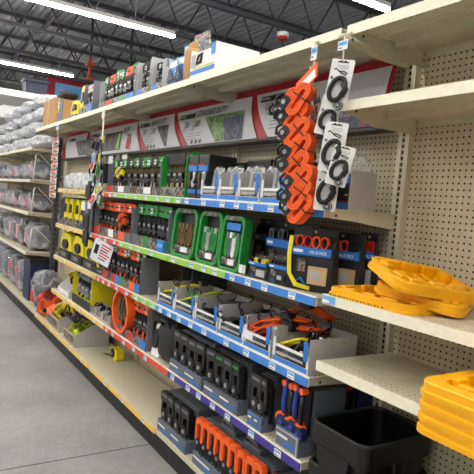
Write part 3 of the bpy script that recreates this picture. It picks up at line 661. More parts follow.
# ================================================================ middle shelf
stand('display_box', 'dark grey display of yellow straps beside the dark post, middle shelf', -5.595, -4.804, Y0, D2, .24, .27, .05, 'packprint', 'slate', slope=.12)
fill('yellowpack', yellow_pack, -5.575, -4.835, 4, Y0+.02, D2+.01, 'yellow bulky strap pack', 'the middle shelf display', 'yellow packs by the dark post')
t = thing('display_box', 'closed slate grey box standing after the yellow packs on the middle shelf', 'display box', (-4.657-.03, Y0+.1, D2)); MB().box(-.13, .13, -.09, .12, 0, .25, 'slate').build('carton', t, .004); MB().box(-.1, .1, -.092, -.0905, .03, .06, 'packprint').build('label', t)
stand('display_box', 'grey display of orange-carded straps on the middle shelf', -4.463, -3.637, Y0, D2, .2, .28, .07, 'packprint', 'grey', lipbits=('red', 'packprint', 'packprint', 'white', 'packprint', 'orange', 'slate'))
fill(['or_a', 'or_b'], [lambda: strap_pack('orange', 'black', 'orange', .105, .26), lambda: strap_pack('deeporange', 'softblack', 'deeporange', .105, .26, False)], -4.437, -3.646, 8, Y0+.03, D2+.014,
     ['orange-carded black strap pack', 'dark orange-carded black strap pack'], 'the middle-shelf orange display', G)
put('orangeroll', lambda: coil_strap('orange', 'black', .055, .035), (-3.847, Y0+.012, D2+.15), (1.3, .9, 0), 'orange strap roll wedged among the orange-carded packs, middle shelf')
stand('display_box', 'grey display of green-carded straps on the middle shelf', -3.608, -3.029, Y0, D2, .2, .29, .075, 'packprint', 'grey', lipbits=('slate', 'packprint', 'green', 'packprint', 'packprint', 'green'))
fill(['gr_a', 'gr_b'], [lambda: strap_pack('green', 'black', 'black', .09, .27), lambda: strap_pack('green', 'softblack', 'softblack', .09, .27, False)], -3.589, -3.044, 7, Y0+.03, D2+.014,
     ['green-carded strap pack with white sticker', 'plain green-carded black strap pack'], 'middle-shelf green display', G)
t = thing('small_box', 'small bright blue box in front of the green-carded straps', 'box', (-3.103, Y0-.012, D2)); MB().box(-.05, .05, -.004, .012, 0, .075, 'blue').build('carton', t, .003); MB().box(-.035, .04, -.0052, -.0042, .03, .055, 'skyblue').build('label', t)
clamshell('green-framed clamshell of camo straps on the middle shelf', -3.001, -2.699, Y0, D2, .29, .055, 'green', 'black', ['camoweb', 'brown'])
clamshell('green-framed clamshell of green and white straps on the middle shelf', -2.674, -2.429, Y0, D2, .29, .055, 'green', 'black', ['green', 'lightgrey', 'green'])
clamshell('green-framed clamshell with a blue title, beside the blue-labelled pouches', -2.408, -2.197, Y0-.01, D2, .28, .05, 'green', 'softblack', ['green', 'slate', 'white'], 'blue')
pouch('small pouch of black straps with a blue band, lying low behind the white card', -2.143, -1.986, Y0+.01, D2, .11, .08, 'blue', ['black', 'yellow'], None, 'lightgrey')
pouch('black pouch with a blue band standing above the low pouches by the green clamshell', -2.143, -1.947, Y0+.1, D2, .275, .09, 'blue', ['slate', 'black'], None, 'lightgrey')
pouch('low pouch of dark straps with a blue band before the orange-strap pouch', -1.971, -1.830, Y0+.005, D2, .125, .08, 'blue', ['black', 'softblack'], None, 'black')
pouch('pouch of bright orange straps with a blue band, middle shelf', -1.932, -1.802, Y0+.1, D2, .275, .08, 'blue', ['orange'], None, 'deeporange')
pouch('large value-pack pouch edged with a yellow cord, middle shelf', -1.823-.015, -1.635, Y0+.045, D2, .265, .07, 'blue', ['deeporange', 'red', 'orange'], 'yellow', 'tan', 'VALUE PACK', rz=.38)
pouch('value-pack pouch of green and red straps behind the flat yellow lid', -1.822, -1.616, -.225, D2, .255, .06, 'blue', ['green', 'red', 'deeporange', 'black'], None, 'tan', 'VALUE PACK', rz=.35)
pouch('value-pack pouch deepest on the middle shelf by the upright', -1.708, -1.625, -.12, D2, .26, .05, 'blue', ['red', 'green', 'deeporange'], None, 'lightgrey', 'VALUE PACK', rz=.3)
pouch('dark pouch tucked behind the yellow-corded value pack', -2.011, -1.849, -.2, D2, .24, .08, 'blue', ['softblack'], None, 'black')
for i, x in enumerate((-2.183, -2.165)):
    t = thing('price_card', 'small white card on a wire by the low pouches, %s' % ('beside the clamshell' if i == 0 else 'next to the pouch'), 'card', (x, Y0-.005+.004*i, D2)); MB().box(-.016, .016, 0, .002, .01, .05, 'white').build('card', t); MB().tube([(0, .003, 0), (0, .003, .012)], .002, 'steel', 5).build('wire', t)
for i in range(4):
    pouch('black pouch in the back row of the middle shelf, %s from the green clamshells' % ORD[i], -2.511+.17*i, -2.511+.17*i+.16, -.13, D2, .27-.008*(i % 2), .07, 'slate', ['black', 'softblack'], None, 'softblack') if i < 3 else None
# hanging notice on the middle rail
t = thing('notice_card', 'white notice card with red print hung askew from the middle shelf edge', 'sign card', (-4.068, FY-.014, D2-.035), (0, .3, .5))
nc = MB().box(-.1, .1, -.002, 0, -.175, .0, 'paper')
for i in range(6): nc.box(-.02, .085-.015*(i % 3), -.0034, -.0021, -.035-.022*i, -.025-.022*i, 'red' if i % 3 != 2 else 'darkgrey')
nc.box(-.08, -.04, -.0034, -.0021, -.12, -.045, 'black'); nc.build('card', t)
MB().box(-.06, -.03, -.004, .012, -.01, .012, 'clearshell').build('clip', t)

# ================================================================ lower-middle shelf
NMR = ['closest to the dark post', 'in the middle of the three', 'by the notice card']
for i, (a, b) in enumerate(((-5.592, -5.183), (-5.148, -4.791), (-4.761, -4.393))):
    o = put('reel', reel_pack, ((a+b)/2, Y0, D3), (0, 0, 0), 'yellow bulky strap reel on the lower-middle shelf, '+NMR[i], 'yellow reels on the lower-middle shelf'); o.scale = ((b-a)/.185, 1.4, 1.15)
o = put('reel', reel_pack, (-4.289, Y0+.01, D3), (0, 0, .1), 'smaller yellow strap reel right under the hanging notice card'); o.scale = (1.2, 1, .72)
stand('display_box', 'grey sided display of orange and green carded straps, lower-middle shelf', -4.164, -3.400, Y0, D3, .13, .25, .065, 'packprint', 'grey', slope=.06, lipbits=('red', 'packprint', 'red', 'blue', 'green', 'packprint', 'orange', 'blue'))
fill(['or_a', 'gr_a', 'or_b'], [None]*3, -4.140, -3.418, 8, Y0+.03, D3+.014, ['orange-carded strap pack', 'green-carded strap pack', 'dark orange-carded strap pack'], 'the lower-middle display', G)
for i, (a, b) in enumerate(((-3.314, -3.183), (-3.167, -3.044))):
    stand('display_box', ('nearly empty dark display pushed back on the lower-middle shelf' if i == 0 else 'second nearly empty dark display, next to the yellow-strap bin'), a+.12, b+.13, Y0+.2, D3, .18, .25, .04, 'softblack', 'darkgrey', slope=.1)
BL = ['of yellow straps', 'of green straps', 'of dark straps', 'of black straps', 'overflowing with orange straps', 'of mixed straps at the shelf end']
BX = [(-3.080, -2.856), (-2.843, -2.602), (-2.589, -2.346), (-2.326, -2.102), (-2.093, -1.884), (-1.862, -1.625)]
CC = [[('yellow', 'black')], [('green', 'black'), ('lime', 'softblack')], [('softblack', 'slate'), ('darkgrey', 'black')], [('black', 'steel'), ('softblack', 'grey')], [('orange', 'black'), ('deeporange', 'black'), ('orange', 'black')], [('black', 'steel'), ('yellow', 'black'), ('softblack', 'steel')]]
CW = {'yellow': 'yellow', 'green': 'green', 'lime': 'lime green', 'softblack': 'charcoal', 'darkgrey': 'dark grey', 'black': 'black', 'orange': 'orange', 'deeporange': 'dark orange'}
for i, (a, b) in enumerate(BX):
    t = bin_box('open white and grey bin '+BL[i]+', lower-middle shelf', a, b, Y0-.012, D3, .26, .08, .15, None)
    cs = CC[i]
    for j in range(5):
        c = cs[j % len(cs)]; x = a+(b-a)*(.3, .68, .45, .72, .3)[j]; y = Y0+.06+.035*j; z = D3+.045+.018*(j % 3)+.008*j
        put(('coil',)+c, lambda c=c: coil_strap(c[0], c[1], .042, .026), (x, y, z), (R_.uniform(.3, 1.2), R_.uniform(-.6, .6), R_.uniform(-2, 2)), '%s rolled strap, %s from front, bin %s' % (CW[c[0]], ORD[j], BL[i]), 'rolled straps in the bins')
    for j in range(3):
        c = cs[(j+1) % len(cs)][0]; x = a+(b-a)*(.35+.15*j); put(('cord', c), lambda c=c: hook_cord(c), (x, Y0+.04+.05*j, D3+.075+.02*j), (R_.uniform(-.5, .3), R_.uniform(-.4, .4), R_.uniform(-1.4, 1.4)), '%s hooked cord, %s from front, bin %s' % (CW[c], ORD[j], BL[i]), 'hooked cords in the bins')
# orange ratchet straps spilling from their bin
a, b = BX[4]
for i, pts in enumerate(([(-.1, -.0, .08), (-.02, .02, .135), (.1, .06, .17), (.2, .1, .175)], [(-.04, -.03, .075), (.03, 0, .12), (.14, .05, .14), (.26, .1, .15)], [(.02, .02, .1), (.08, .08, .2), (.16, .12, .24), (.25, .16, .2)])):
    t = thing('ratchet_strap', ('wide orange strap hanging over the front of its bin', 'orange strap with a white tag lying across the open bin', 'orange strap arching highest over its open bin')[i], 'strap', ((a+b)/2-.02, Y0+.03, D3), group='orange straps spilling from the bin')
    MB().ribbon(pts, (.018, .03, .012), .007, 'orange').ribbon([(p[0]+.01, p[1]+.03, p[2]-.012) for p in pts], (.018, .03, .012), .007, 'deeporange').build('webbing', t)
    if i < 2: MB().box(pts[0][0]-.045, pts[0][0]+.035, pts[0][1]-.02, pts[0][1]-.016, pts[0][2]-.03, pts[0][2]+.005, 'white').build('paper_tag', t)
    p = pts[2]; MB().prism(rrect(-.035, .035, -.018, .022, .01, 4), 'y', -.02, .02, 'black').tube([(-.03, -.02, .03), (0, -.024, .045), (.035, -.02, .03)], .008, 'softblack', 7).build('ratchet', t, .003, loc=p)
# ================================================================ low shelf
t = thing('carton', 'white wedge-fronted carton with a yellow strap, low shelf beside the dark post', 'carton', (-5.278, Y0, D4)); MB().prism([(0, 0), (.3, 0), (.3, .24), (.2, .24), (0, .05)], 'x', -.2, -.194, 'white').prism([(0, 0), (.3, 0), (.3, .24), (.2, .24), (0, .05)], 'x', .19, .196, 'cartonside').box(-.2, .196, .294, .3, 0, .24, 'cartonside').box(-.2, .196, 0, .3, 0, .005, 'white').box(-.2, .196, 0, .004, 0, .05, 'white').build('box', t)
put('bigyellow', None, (-5.352, Y0+.14, D4+.15), (.5, .3, .6), 'yellow strap roll lying in the white wedge-fronted carton').scale = (1.6, 1.6, 1.6)
t = stand('display_box', 'black display of clear and black straps with a yellow side, low shelf', -4.965, -4.424, Y0, D4, .22, .3, .08, 'softblack', 'yellow', slope=.1)
fill('clearpack', lambda: strap_pack('slate', 'black', 'lime', .13, .29, False, 'grey'), -4.932, -4.452, 4, Y0+.03, D4+.014, 'grey strap pack with lime hooks', 'the yellow-sided display', G)
for i, px in enumerate((-4.370, -4.202, -4.044)):
    t = thing('carton', 'small white open carton on the low shelf, %s from the yellow-sided display' % ORD[i], 'carton', (px, Y0, D4), group='small white cartons on the low shelf')
    MB().box(-.07, .07, 0, .004, 0, .07, 'cartonside').box(-.07, -.066, .004, .12, 0, .08, 'cartonside').box(.066, .07, .004, .12, 0, .08, 'cartonside').box(-.066, .066, .116, .12, 0, .08, 'cartonside').box(-.066, .066, .004, .116, 0, .004, 'white').build('box', t); MB().box(-.055, .055, -.001, -.0002, .02, .07, 'packprint').build('print', t)
    put('bag_black', lambda: coil_strap('softblack', 'grey', .05, .05), (px, Y0+.06, D4+.055), (.6, .2, i), 'charcoal rolled strap in the %s small white carton' % ORD[i], 'charcoal straps in small cartons')
# two tall hoops of orange strap
t = stand('display_box', 'grey sided display of orange looped straps on the low shelf', -3.906, -3.232, Y0, D4, .22, .3, .065, 'packprint', 'grey', slope=.05, lipbits=('darkred', 'packprint', 'packprint', 'red', 'packprint', 'blue'))
t = thing('looped_strap', 'tall hoop of bright orange strap around dark hooks, low shelf', 'strap', (-3.713, Y0-.004+.02, D4+.02))
MB().ribbon(loop_pts(.15, .15, 0, .15, .0, 24), (0, .06, 0), .022, 'orange', True).build('hoop', t)
for s in (-.06, .0, .06): MB().tube([(s, 0, .25), (s-.02, -.004, .15), (s+.01, -.004, .08), (s+.03, 0, .1)], .012, 'camoweb', 7).build('hook', t)
fill(['or_a', 'or_b'], [None]*2, -3.535, -3.232, 4, Y0+.03, D4+.02, ['orange-carded strap pack', 'dark orange-carded strap pack'], 'the low display of looped straps', G)
t = thing('hanging_pack', 'white and black carded strap leaning on the shelf after the orange loops', 'strap pack', (-3.135, Y0+.02, D4), (-.15, 0, 0)); MB().prism(rrect(-.06, .06, 0, .2, .02, 4), 'y', 0, .02, 'white').build('card', t); MB().prism(rrect(-.05, .02, .05, .17, .02, 4), 'y', -.015, -.001, 'black').build('strap', t)
t = thing('tool_bag', 'slumped black fabric bag of straps, low shelf, before the black displays', 'bag', (-2.982, Y0+.1, D4)); MB().ell((0, 0, .13), (.13, .1, .13), 'softblack', 18, 12, .55, .07, 3).build('body', t); MB().tube([(-.06, -.07, .2), (-.05, -.1, .26), (.04, -.1, .26), (.06, -.07, .19)], .012, 'black', 7).build('handle', t)
def blackstand(label, x0, x1, deck, n, key, mk, lipcol, side, what, where, h=.235, d=.24, lip=.07, yo=0, bits=('slatelabel', 'slatelabel')):
    t = thing('display_box', label, 'display box', ((x0+x1)/2, Y0+yo-.01, deck)); w = (x1-x0)/2
    MB().box(-w, w, .062, d, 0, h, side).box(-w+.01, w-.01, .075, d-.01, h, h+.006, side).build('body', t, .006)
    MB().box(-w, w-.004, 0, .06, 0, lip, side).build('ledge', t, .004)
    lb = MB().box(-w+.004, w-.008, -.002, -.0003, .006, lip-.006, lipcol); m = len(bits)
    for i, c in enumerate(bits):
        a = -w+.008+(2*w-.02)*i/m; b = -w+.008+(2*w-.02)*(i+1)/m-.004
        lb.box(a, b, -.003, -.002, .01, lip-.012, c).box(a+.006, a+(b-a)*.6, -.0036, -.003, lip*.55, lip*.68, 'white').box(a+(b-a)*.4, b-.006, -.0036, -.003, lip*.25, lip*.42, 'blue')
    lb.build('label', t); MB().box(w-.006, w, -.001, .0605, 0, lip, 'slatelabel').build('end_label', t)
    fill(key, mk, x0+.008, x1-.012, n, Y0+yo-.002, deck+lip*.45, what, where, 'ratchets in the black displays', jit=.001)
    return t
blackstand('slate display of four black ratchets, low shelf, after the slumped black bag', -2.854, -2.459, D4, 4, 'hp_black', lambda: handle_pack('black', 'grey', .105, .21), 'slate', 'slate', 'black big-handled ratchet pack', 'the slate low display')
blackstand('dark grey display of black and green ratchets on the low shelf', -2.437, -2.101, D4, 4, ['hp_black', 'hp_green'], [None, lambda: handle_pack('softblack', 'green', .085, .21)], 'slate', 'darkgrey', ['black ratchet pack', 'black and green ratchet pack'], 'the dark grey low display')
blackstand('narrow grey display of black hooks, low shelf, left of the bare patch', -2.015, -1.898, D4, 2, 'hp_black', None, 'railblue', 'darkgrey', 'black ratchet pack', 'the narrow low display')
blackstand('grey display of blue and orange ratchets at the low shelf end', -1.796, -1.639, D4, 2, 'roller', lambda: roller_pack('royal', 'orange', .09, .25), 'lightgrey', 'slate', 'blue and orange ratchet', 'display at the low shelf end', h=.27, bits=('slatelabel',), lip=.085)
blackstand('dark navy display of orange-gripped ratchets at the back of the low shelf', -1.833, -1.625, D4, 2, 'roller2', lambda: roller_pack('navy', 'deeporange', .09, .24), 'navy', 'navy', 'navy and orange ratchet', 'the navy display at the back', yo=.25, d=.15, h=.25)
# ================================================================ base deck
blackstand('slate display of black ratchets standing on the base shelf', -2.954, -2.577, D5, 4, 'hp_black', None, 'slate', 'slate', 'black big-handled ratchet pack', 'the slate base display')
blackstand('slate display packed with orange-topped ratchets on the base shelf', -2.494, -1.857, D5, 9, 'hp_or', arch_pack, 'slate', 'slate', 'orange-arched ratchet pack', 'the base display')
for i, px in enumerate((-2.276, -2.057)):
    t = thing('ratchet_pack', 'grey-handled ratchet lying on top of the orange display, %s one' % ('far' if i == 0 else 'near'), 'ratchet strap', (px, Y0+.09, D5+.242)); MB().box(-.07, .07, -.03, .05, 0, .025, 'slate').build('body', t, .008); MB().tube([(-.05, -.02, .024), (-.04, -.03, .05), (.04, -.03, .05), (.05, -.02, .024)], .007, 'grey', 7).build('handle', t)
blackstand('slate display of orange straps at the frame bottom, beside the black totes', -1.826, -1.641, D5, 3, 'hp_or', None, 'slate', 'slate', 'orange-arched ratchet pack', 'the last base display')
t = thing('ratchet_strap', 'small yellow and black ratchet alone on the bare base shelf', 'ratchet strap', (-4.375, -.17, D5)); MB().prism(rrect(-.13, .1, 0, .12, .04, 5), 'y', -.03, .05, 'yellow').build('body', t, .01); MB().disc((-.03, .065), .05, 'y', (-.045, -.03), 'black', 16).disc((-.03, .065), .02, 'y', (-.05, -.045), 'steel', 12).build('reel', t); MB().ribbon([(-.1, -.02, .02), (-.2, -.04, .012), (-.26, -.05, .004)], (0, .03, 0), .004, 'softblack').build('webbing', t); t.scale = (.72, .8, .8)
def tray_carton(label, x0, x1, d, hl, hb, side='cartonside', yo=0):
    t = thing('carton', label, 'carton', ((x0+x1)/2, Y0+yo, D5)); w = (x1-x0)/2
    for sx in (-1, 1):
        a, b = sorted((sx*w, sx*(w-.005))); MB().prism([(0, 0), (d, 0), (d, hb), (d*.5, hb), (0, hl)], 'x', a, b, side).build('side_panel', t)
    MB().box(-w+.005, w-.005, 0, .004, 0, hl, 'tan').box(-w+.03, w-.03, -.001, 0, hl*.2, hl*.8, 'packprint').build('front_panel', t); MB().box(-w+.005, w-.005, d-.004, d, 0, hb, side).build('back_panel', t); MB().box(-w+.005, w-.005, .004, d-.004, 0, .004, side).build('bottom_panel', t)
    return t
ca, cb_ = -5.180, -4.806
tray_carton('white-sided open carton of black and yellow straps on the base shelf', ca, cb_, .32, .11, .2)
for i in range(6): put(('coil', 'byel'), lambda: coil_strap('lime', 'black', .075, .05), (ca+(cb_-ca)*(.25+.25*(i % 3)), Y0+.09+.14*(i//3), D5+.1+.03*(i % 2)), (R_.uniform(.4, 1.2), R_.uniform(-.5, .5), i), 'lime and black rolled strap, %s in the white-sided base carton' % ORD[i], 'lime straps in the base carton')
for i in range(3): put(('cordb',), lambda: hook_cord('softblack'), (ca+(cb_-ca)*(.3+.2*i), Y0+.06+.07*i, D5+.17+.03*i), (0, 0, .3*i), 'black hooked cord lying %s across the lime straps in the base carton' % ORD[i], 'black cords in the base carton').scale = (1.8, 1.8, 1.8)
ca, cb_ = -5.863, -5.366
tray_carton('tan-fronted open carton with bright yellow straps on the base shelf', ca, cb_, .3, .13, .2)
for i in range(4): o = put(('coil', 'byel2'), lambda: coil_strap('yellow', 'black', .085, .07), (ca+(cb_-ca)*(.3+.4*(i % 2)), Y0+.1+.1*(i//2), D5+.15+.06*(i//2)), (R_.uniform(.6, 1.3), R_.uniform(-.4, .4), i), 'bright yellow rolled strap, %s in the tan-fronted carton' % ORD[i], 'yellow straps in the tan-fronted carton')
for i, (px, py, c) in enumerate(((-6.14, .06, 'orange'), (-5.98, .2, 'orange'), (-5.86, .3, 'deeporange'), (-6.32, .12, 'red'), (-5.84, .08, 'orange'))):
    o = put(('coilb', c), lambda c=c: coil_strap(c, 'black', .08, .07), (px, Y0+py-.01, D5+.1+.06*(i % 2)), (1.1, R_.uniform(-.4, .4), i*.7), '%s rolled strap heaped on the far base shelf, %s from the tan-fronted carton' % ('red' if c == 'red' else 'orange' if c == 'orange' else 'dark orange', ('fourth', 'third', 'second', 'fifth', 'first')[i]), 'orange straps heaped on the far base shelf'); o.scale = (1.3, 1.3, 1.3)
t = thing('tote_bin', 'dark navy bin on the far base shelf against the dark post', 'bin', (-7.16, -.25, D5)); MB().prism([(-.17, 0), (.17, 0), (.2, .5), (-.2, .5)], 'y', -.12, .15, 'navy').build('body', t, .015); MB().box(-.215, .215, -.135, .165, .48, .53, 'totenavy').build('rim', t, .006)
# ================================================================ top shelf goods
D0 = DECK[0]
t = thing('cardboard_box', 'brown corrugated cardboard box at the far end of the top shelf', 'box', (-6.36, FY+.19, D0), (0, 0, 0))
MB().box(-.24, .24, -.17, .2, 0, .29, 'kraft').build('carton', t, .004); MB().box(-.03, .03, -.172, -.1705, 0, .29, 'tan').build('tape', t)
t = thing('strap_pile', 'dark crumpled strap bundle lying on the brown cardboard box', 'bundle', (-6.25, FY+.2, D0+.291)); MB().ell((0, 0, .045), (.17, .1, .05), 'softblack', 16, 10, .7, .18, 5).build('fabric', t); MB().tube([(-.1, -.05, .07), (0, -.08, .1), (.1, -.05, .08)], .012, 'darkred', 6).build('cord', t)
t = thing('display_box', 'grey display panel with a black and yellow zigzag beside the cardboard box', 'display box', (-5.813, Y0-.012, D0)); MB().box(-.1, .1, 0, .01, 0, .23, 'slate').build('panel', t); m = MB()
for i in range(3): m.prism([(-.08, .1+.045*i), (-.05, .1+.045*i), (.0, .16+.045*i), (-.03, .16+.045*i)], 'y', -.002, -.0002, 'yellow' if i % 2 == 0 else 'white')
m.build('zigzag_print', t)
o = put('yellowpack', None, (-5.420, Y0+.02, D0), (0, 0, .1), 'yellow strap pack on the top shelf beside the zigzag panel'); o.scale = (1.5, 1.2, .72)
o = put('yellowpack', None, (-5.135, Y0+.012, D0), (0, 0, -.1), 'tallest yellow strap pack on the top shelf, beside a grey display'); o.scale = (1.5, 1.2, 1.12)
stand('display_box', 'grey and white display with orange print on the top shelf, after the yellow packs', -5.009, -4.745, Y0, D0, .2, .27, .08, 'blue', 'grey', slope=.04, lipbits=('packprint', 'blue'))
fill(['yk', ], [lambda: strap_pack('signwhite', 'black', 'steel', .13, .24, False, card2='orange')], -4.994, -4.759, 2, Y0+.03, D0+.012, 'white-carded black strap pack', 'the top-shelf grey display', G)
stand('display_box', 'long grey display of green and orange carded straps on the top shelf', -4.555, -3.771, Y0, D0, .22, .235, .05, 'packprint', 'lightgrey', slope=.05, lipbits=('packprint', 'red', 'packprint', 'green', 'blue'))
fill(['gr_t', 'bk_t', 'or_t', 'gr_t2'], [lambda: strap_pack('green', 'camoweb', 'black', .1, .235, True, card2='white'), lambda: strap_pack('softblack', 'black', 'black', .1, .22), lambda: strap_pack('orange', 'black', 'black', .1, .23, False), lambda: strap_pack('green', 'black', 'softblack', .1, .245)],
     -4.529, -3.790, 8, Y0+.025, D0+.02, ['green-carded camo strap pack', 'black-carded strap pack', 'orange-carded strap pack', 'green-carded black strap pack'], 'the long top-shelf display', G)
for i, (a, b) in enumerate(((-3.733, -3.500), (-3.467, -3.290))):
    stand('display_box', 'pale grey sided black strap display on the top shelf, %s' % ('next to the green packs' if i == 0 else 'next to the blue blister packs'), a, b, Y0, D0, .22, (.245, .2)[i], .05, 'packprint', 'lightgrey', slope=.05, lipbits=('blue', 'packprint'))
    fill(('bk_t', 'bk_low')[i], (None, lambda: strap_pack('softblack', 'black', 'steel', .1, .18))[i], a+.01, b-.01, 3, Y0+.03, D0+.012, 'black-carded strap pack', 'top display beside the %s' % ('green packs' if i == 0 else 'blue packs'), G)
for i, (px, h, c) in enumerate(((-3.200, .17, 'skyblue'), (-3.134, .19, 'blue'), (-3.057, .25, 'skyblue'))):
    t = thing('blister_pack', '%s blister pack of cords on the top shelf, %s' % (('low pale blue', 'mid-height blue', 'tallest pale blue')[i], ('beside the tall grey display', 'between two paler ones', 'against the kraft bag')[i]), 'blister pack', (px, Y0+.02+.02*i, D0), (0, 0, .1*i), 'blue blister packs on the top shelf')
    MB().box(-.06, .06, .01, .014, 0, h, c).box(-.05, .05, .0085, .01, h*.75, h*.95, 'white').build('card', t); MB().ell((0, 0, h*.4), (.05, .03, h*.3), 'clearshell', 12, 8, .7).build('bubble', t)
    m = MB().tube([(-.03, -.004, h*.2), (.0, -.008, h*.6), (.03, -.004, h*.3), (.0, -.01, h*.2)], .012, 'navy', 7, True); m.build('cord', t)
t = thing('paper_bag', 'brown kraft paper roll standing upright on the top shelf', 'paper roll', (-2.951, Y0+.035, D0)); MB().ell((0, 0, .1), (.05, .04, .1), 'kraft', 18, 14, .45, .06, 2).build('paper', t); MB().box(-.045, .045, -.012, .012, .19, .235, 'kraft').build('folded_top', t, .01)
t = thing('plastic_bag', 'clear bag with a red and yellow header above the kraft paper roll', 'bag', (-2.990-.02, Y0+.12, D0)); MB().ell((0, 0, .15), (.09, .035, .15), 'film', 16, 12, .6, .06, 3).build('film', t); MB().box(-.085, .085, -.012, .012, .275, .315, 'packprint').box(-.02, .02, -.0135, -.012, .285, .305, 'red').build('header', t)
t = thing('cardboard_box', 'plain brown box standing behind the carabiner display on the top shelf', 'box', (-3.316, -.125, D0)); MB().box(-.1, .1, -.02, .1, 0, .215, 'kraft').build('carton', t, .003); MB().box(-.02, .02, -.0215, -.0202, 0, .215, 'tan').build('tape', t)
t = thing('display_bin', 'white display carton with a black hook print, ending in a long white side', 'carton', (0, 0, D0)); a, b = -2.899, -2.608
MB().prism([(Y0, 0), (Y0+.28, 0), (Y0+.28, .165), (Y0, .165)], 'x', b-.005, b, 'white').build('side_panel', t); MB().prism([(Y0, 0), (Y0+.28, 0), (Y0+.28, .165), (Y0, .165)], 'x', a, a+.005, 'white').build('side_panel', t)
MB().box(a+.005, b-.005, Y0, Y0+.005, 0, .14, 'white').build('front_panel', t); MB().box(a+.005, b-.005, Y0+.275, Y0+.28, 0, .165, 'white').build('back_panel', t)
m = MB().box(a+.005, b-.005, Y0-.0015, Y0-.0003, .02, .045, 'blue').box(a+.03, b-.02, Y0-.0015, Y0-.0003, .05, .058, 'lime').box(b-.05, b-.005, Y0-.0015, Y0-.0003, .1, .165, 'blue').box(a+.01, a+.06, Y0-.0015, Y0-.0003, .06, .135, 'lightgrey')
m.tube([(a+.08, Y0-.003, .075), (a+.1, Y0-.003, .12), (a+.14, Y0-.003, .125), (a+.13, Y0-.003, .08)], .008, 'black', 6, True); m.build('front_print', t)
# ================================================================ hanging strips
def tagholder(t, x, z, w_=.05, h=.035):
    MB().box(x-w_/2, x+w_/2, -.005, -.002, z-h, z, 'white').box(x-w_*.44, x+w_*.44, -.0058, -.005, z-h*.55, z-h*.12, 'skyblue').box(x-w_*.38, x-w_*.0, -.0058, -.005, z-h*.85, z-h*.72, 'grey').box(x-w_*.3, x+w_*.25, -.0062, -.0058, z-h*.42, z-h*.25, 'railblue').build('price_holder', t)
HZ = D0-.036
# orange ratchet chain
ox = -1.726
t = thing('clip_strip', 'white clip strip with a tag, carrying the orange straps', 'clip strip', (ox, FY-.018, HZ)); MB().box(-.004, .004, 0, .003, -.6, .004, 'wire').box(-.01, .01, 0, .016, 0, .008, 'wire').build('strip', t); tagholder(t, 0, -.012, .035, .055)
MB().tube([(-.02, 0, -.09), (-.012, -.004, -.12), (.006, -.002, -.13)], .003, 'wire', 5).build('hook', t)
t = thing('carded_strap', 'orange header card with white print at the head of the orange strap chain', 'card', (ox-.03, FY-.03, HZ-.15), (0, -.5, 0)); MB().prism([(-.09, -.025), (.07, -.025), (.09, .03), (-.05, .03)], 'y', 0, .002, 'orange').prism([(-.04, -.02), (.06, -.02), (.07, .012), (-.02, .01)], 'y', -.001, -.0002, 'white').build('card', t)
def orange_bundle():
    t = thing('ratchet_strap', '', 'strap bundle')
    b = MB()
    for k, c in enumerate(('orange', 'orange', 'orange')):
        L, r = .038-.001*k, .029-.0085*k
        pts = [(L+r*math.cos(a), 0, r*math.sin(a)) for a in [(-PI/2+PI*i/8) for i in range(9)]]+[(-L+r*math.cos(a), 0, r*math.sin(a)) for a in [(PI/2+PI*i/8) for i in range(9)]]
        b.ribbon(pts, (0, .05-.0015*k, 0), .0082, c, True)
    b.build('webbing', t, .0015)
    q = MB()
    for x in (.012,): q.ribbon([(x, -.028, -.034), (x, -.028, .034), (x, .028, .034), (x, .028, -.034)], (.005, 0, 0), .003, 'black', True)
    q.build('tie', t)
    g = MB().prism(rrect(-.118, -.066, -.022, .02, .008, 4), 'y', -.022, .02, 'softblack').tube([(-.12, -.02, .02), (-.095, -.03, .034), (-.07, -.02, .03)], .006, 'black', 7).disc((-.092, 0), .01, 'y', (-.027, .024), 'steel', 10).box(-.128, -.112, -.012, .012, -.004, .012, 'steel')
    g.build('ratchet', t, .002, loc=(.05, -.006, .045)); return t
OW = ['topmost', 'second from the top', 'third from the top', 'fourth from the top', 'fifth from the top', 'third from the bottom', 'second from the bottom', 'lowest']
OPX = [-1.760, -1.776, -1.747, -1.731, -1.735, -1.701, -1.699, -1.691]
OPZ = [1.999, 1.936, 1.866, 1.801, 1.737, 1.677, 1.622, 1.566]
for i in range(8):
    o = put('obundle', orange_bundle, (OPX[i]+.01, FY-.05+.006*(i % 2), OPZ[i]), (R_.uniform(-.12, .12), -.95+R_.uniform(-.12, .12), .35+R_.uniform(-.15, .15)), 'bright orange ratchet strap bundle, %s of the hanging orange chain' % OW[i], 'orange strap bundles on the clip strip')
o = put('obundle', None, (OPX[0]-.055, FY-.04, OPZ[0]-.012), (0, -1.2, .3), 'bright orange strap bundle hung beside the topmost one of the orange chain', 'orange strap bundles on the clip strip')
# strap cards behind the bundles
for i in range(5):
    t = thing('carded_strap', 'dark printed strap card behind the hanging orange bundles, %s from the top' % ORD[i], 'card', (ox+.035-.006*i, FY-.012, HZ-.24-.085*i), (0, -.35, 0), 'cards behind the orange bundles'); MB().box(-.02, .02, 0, .002, -.06, .06, 'packprint').build('card', t)
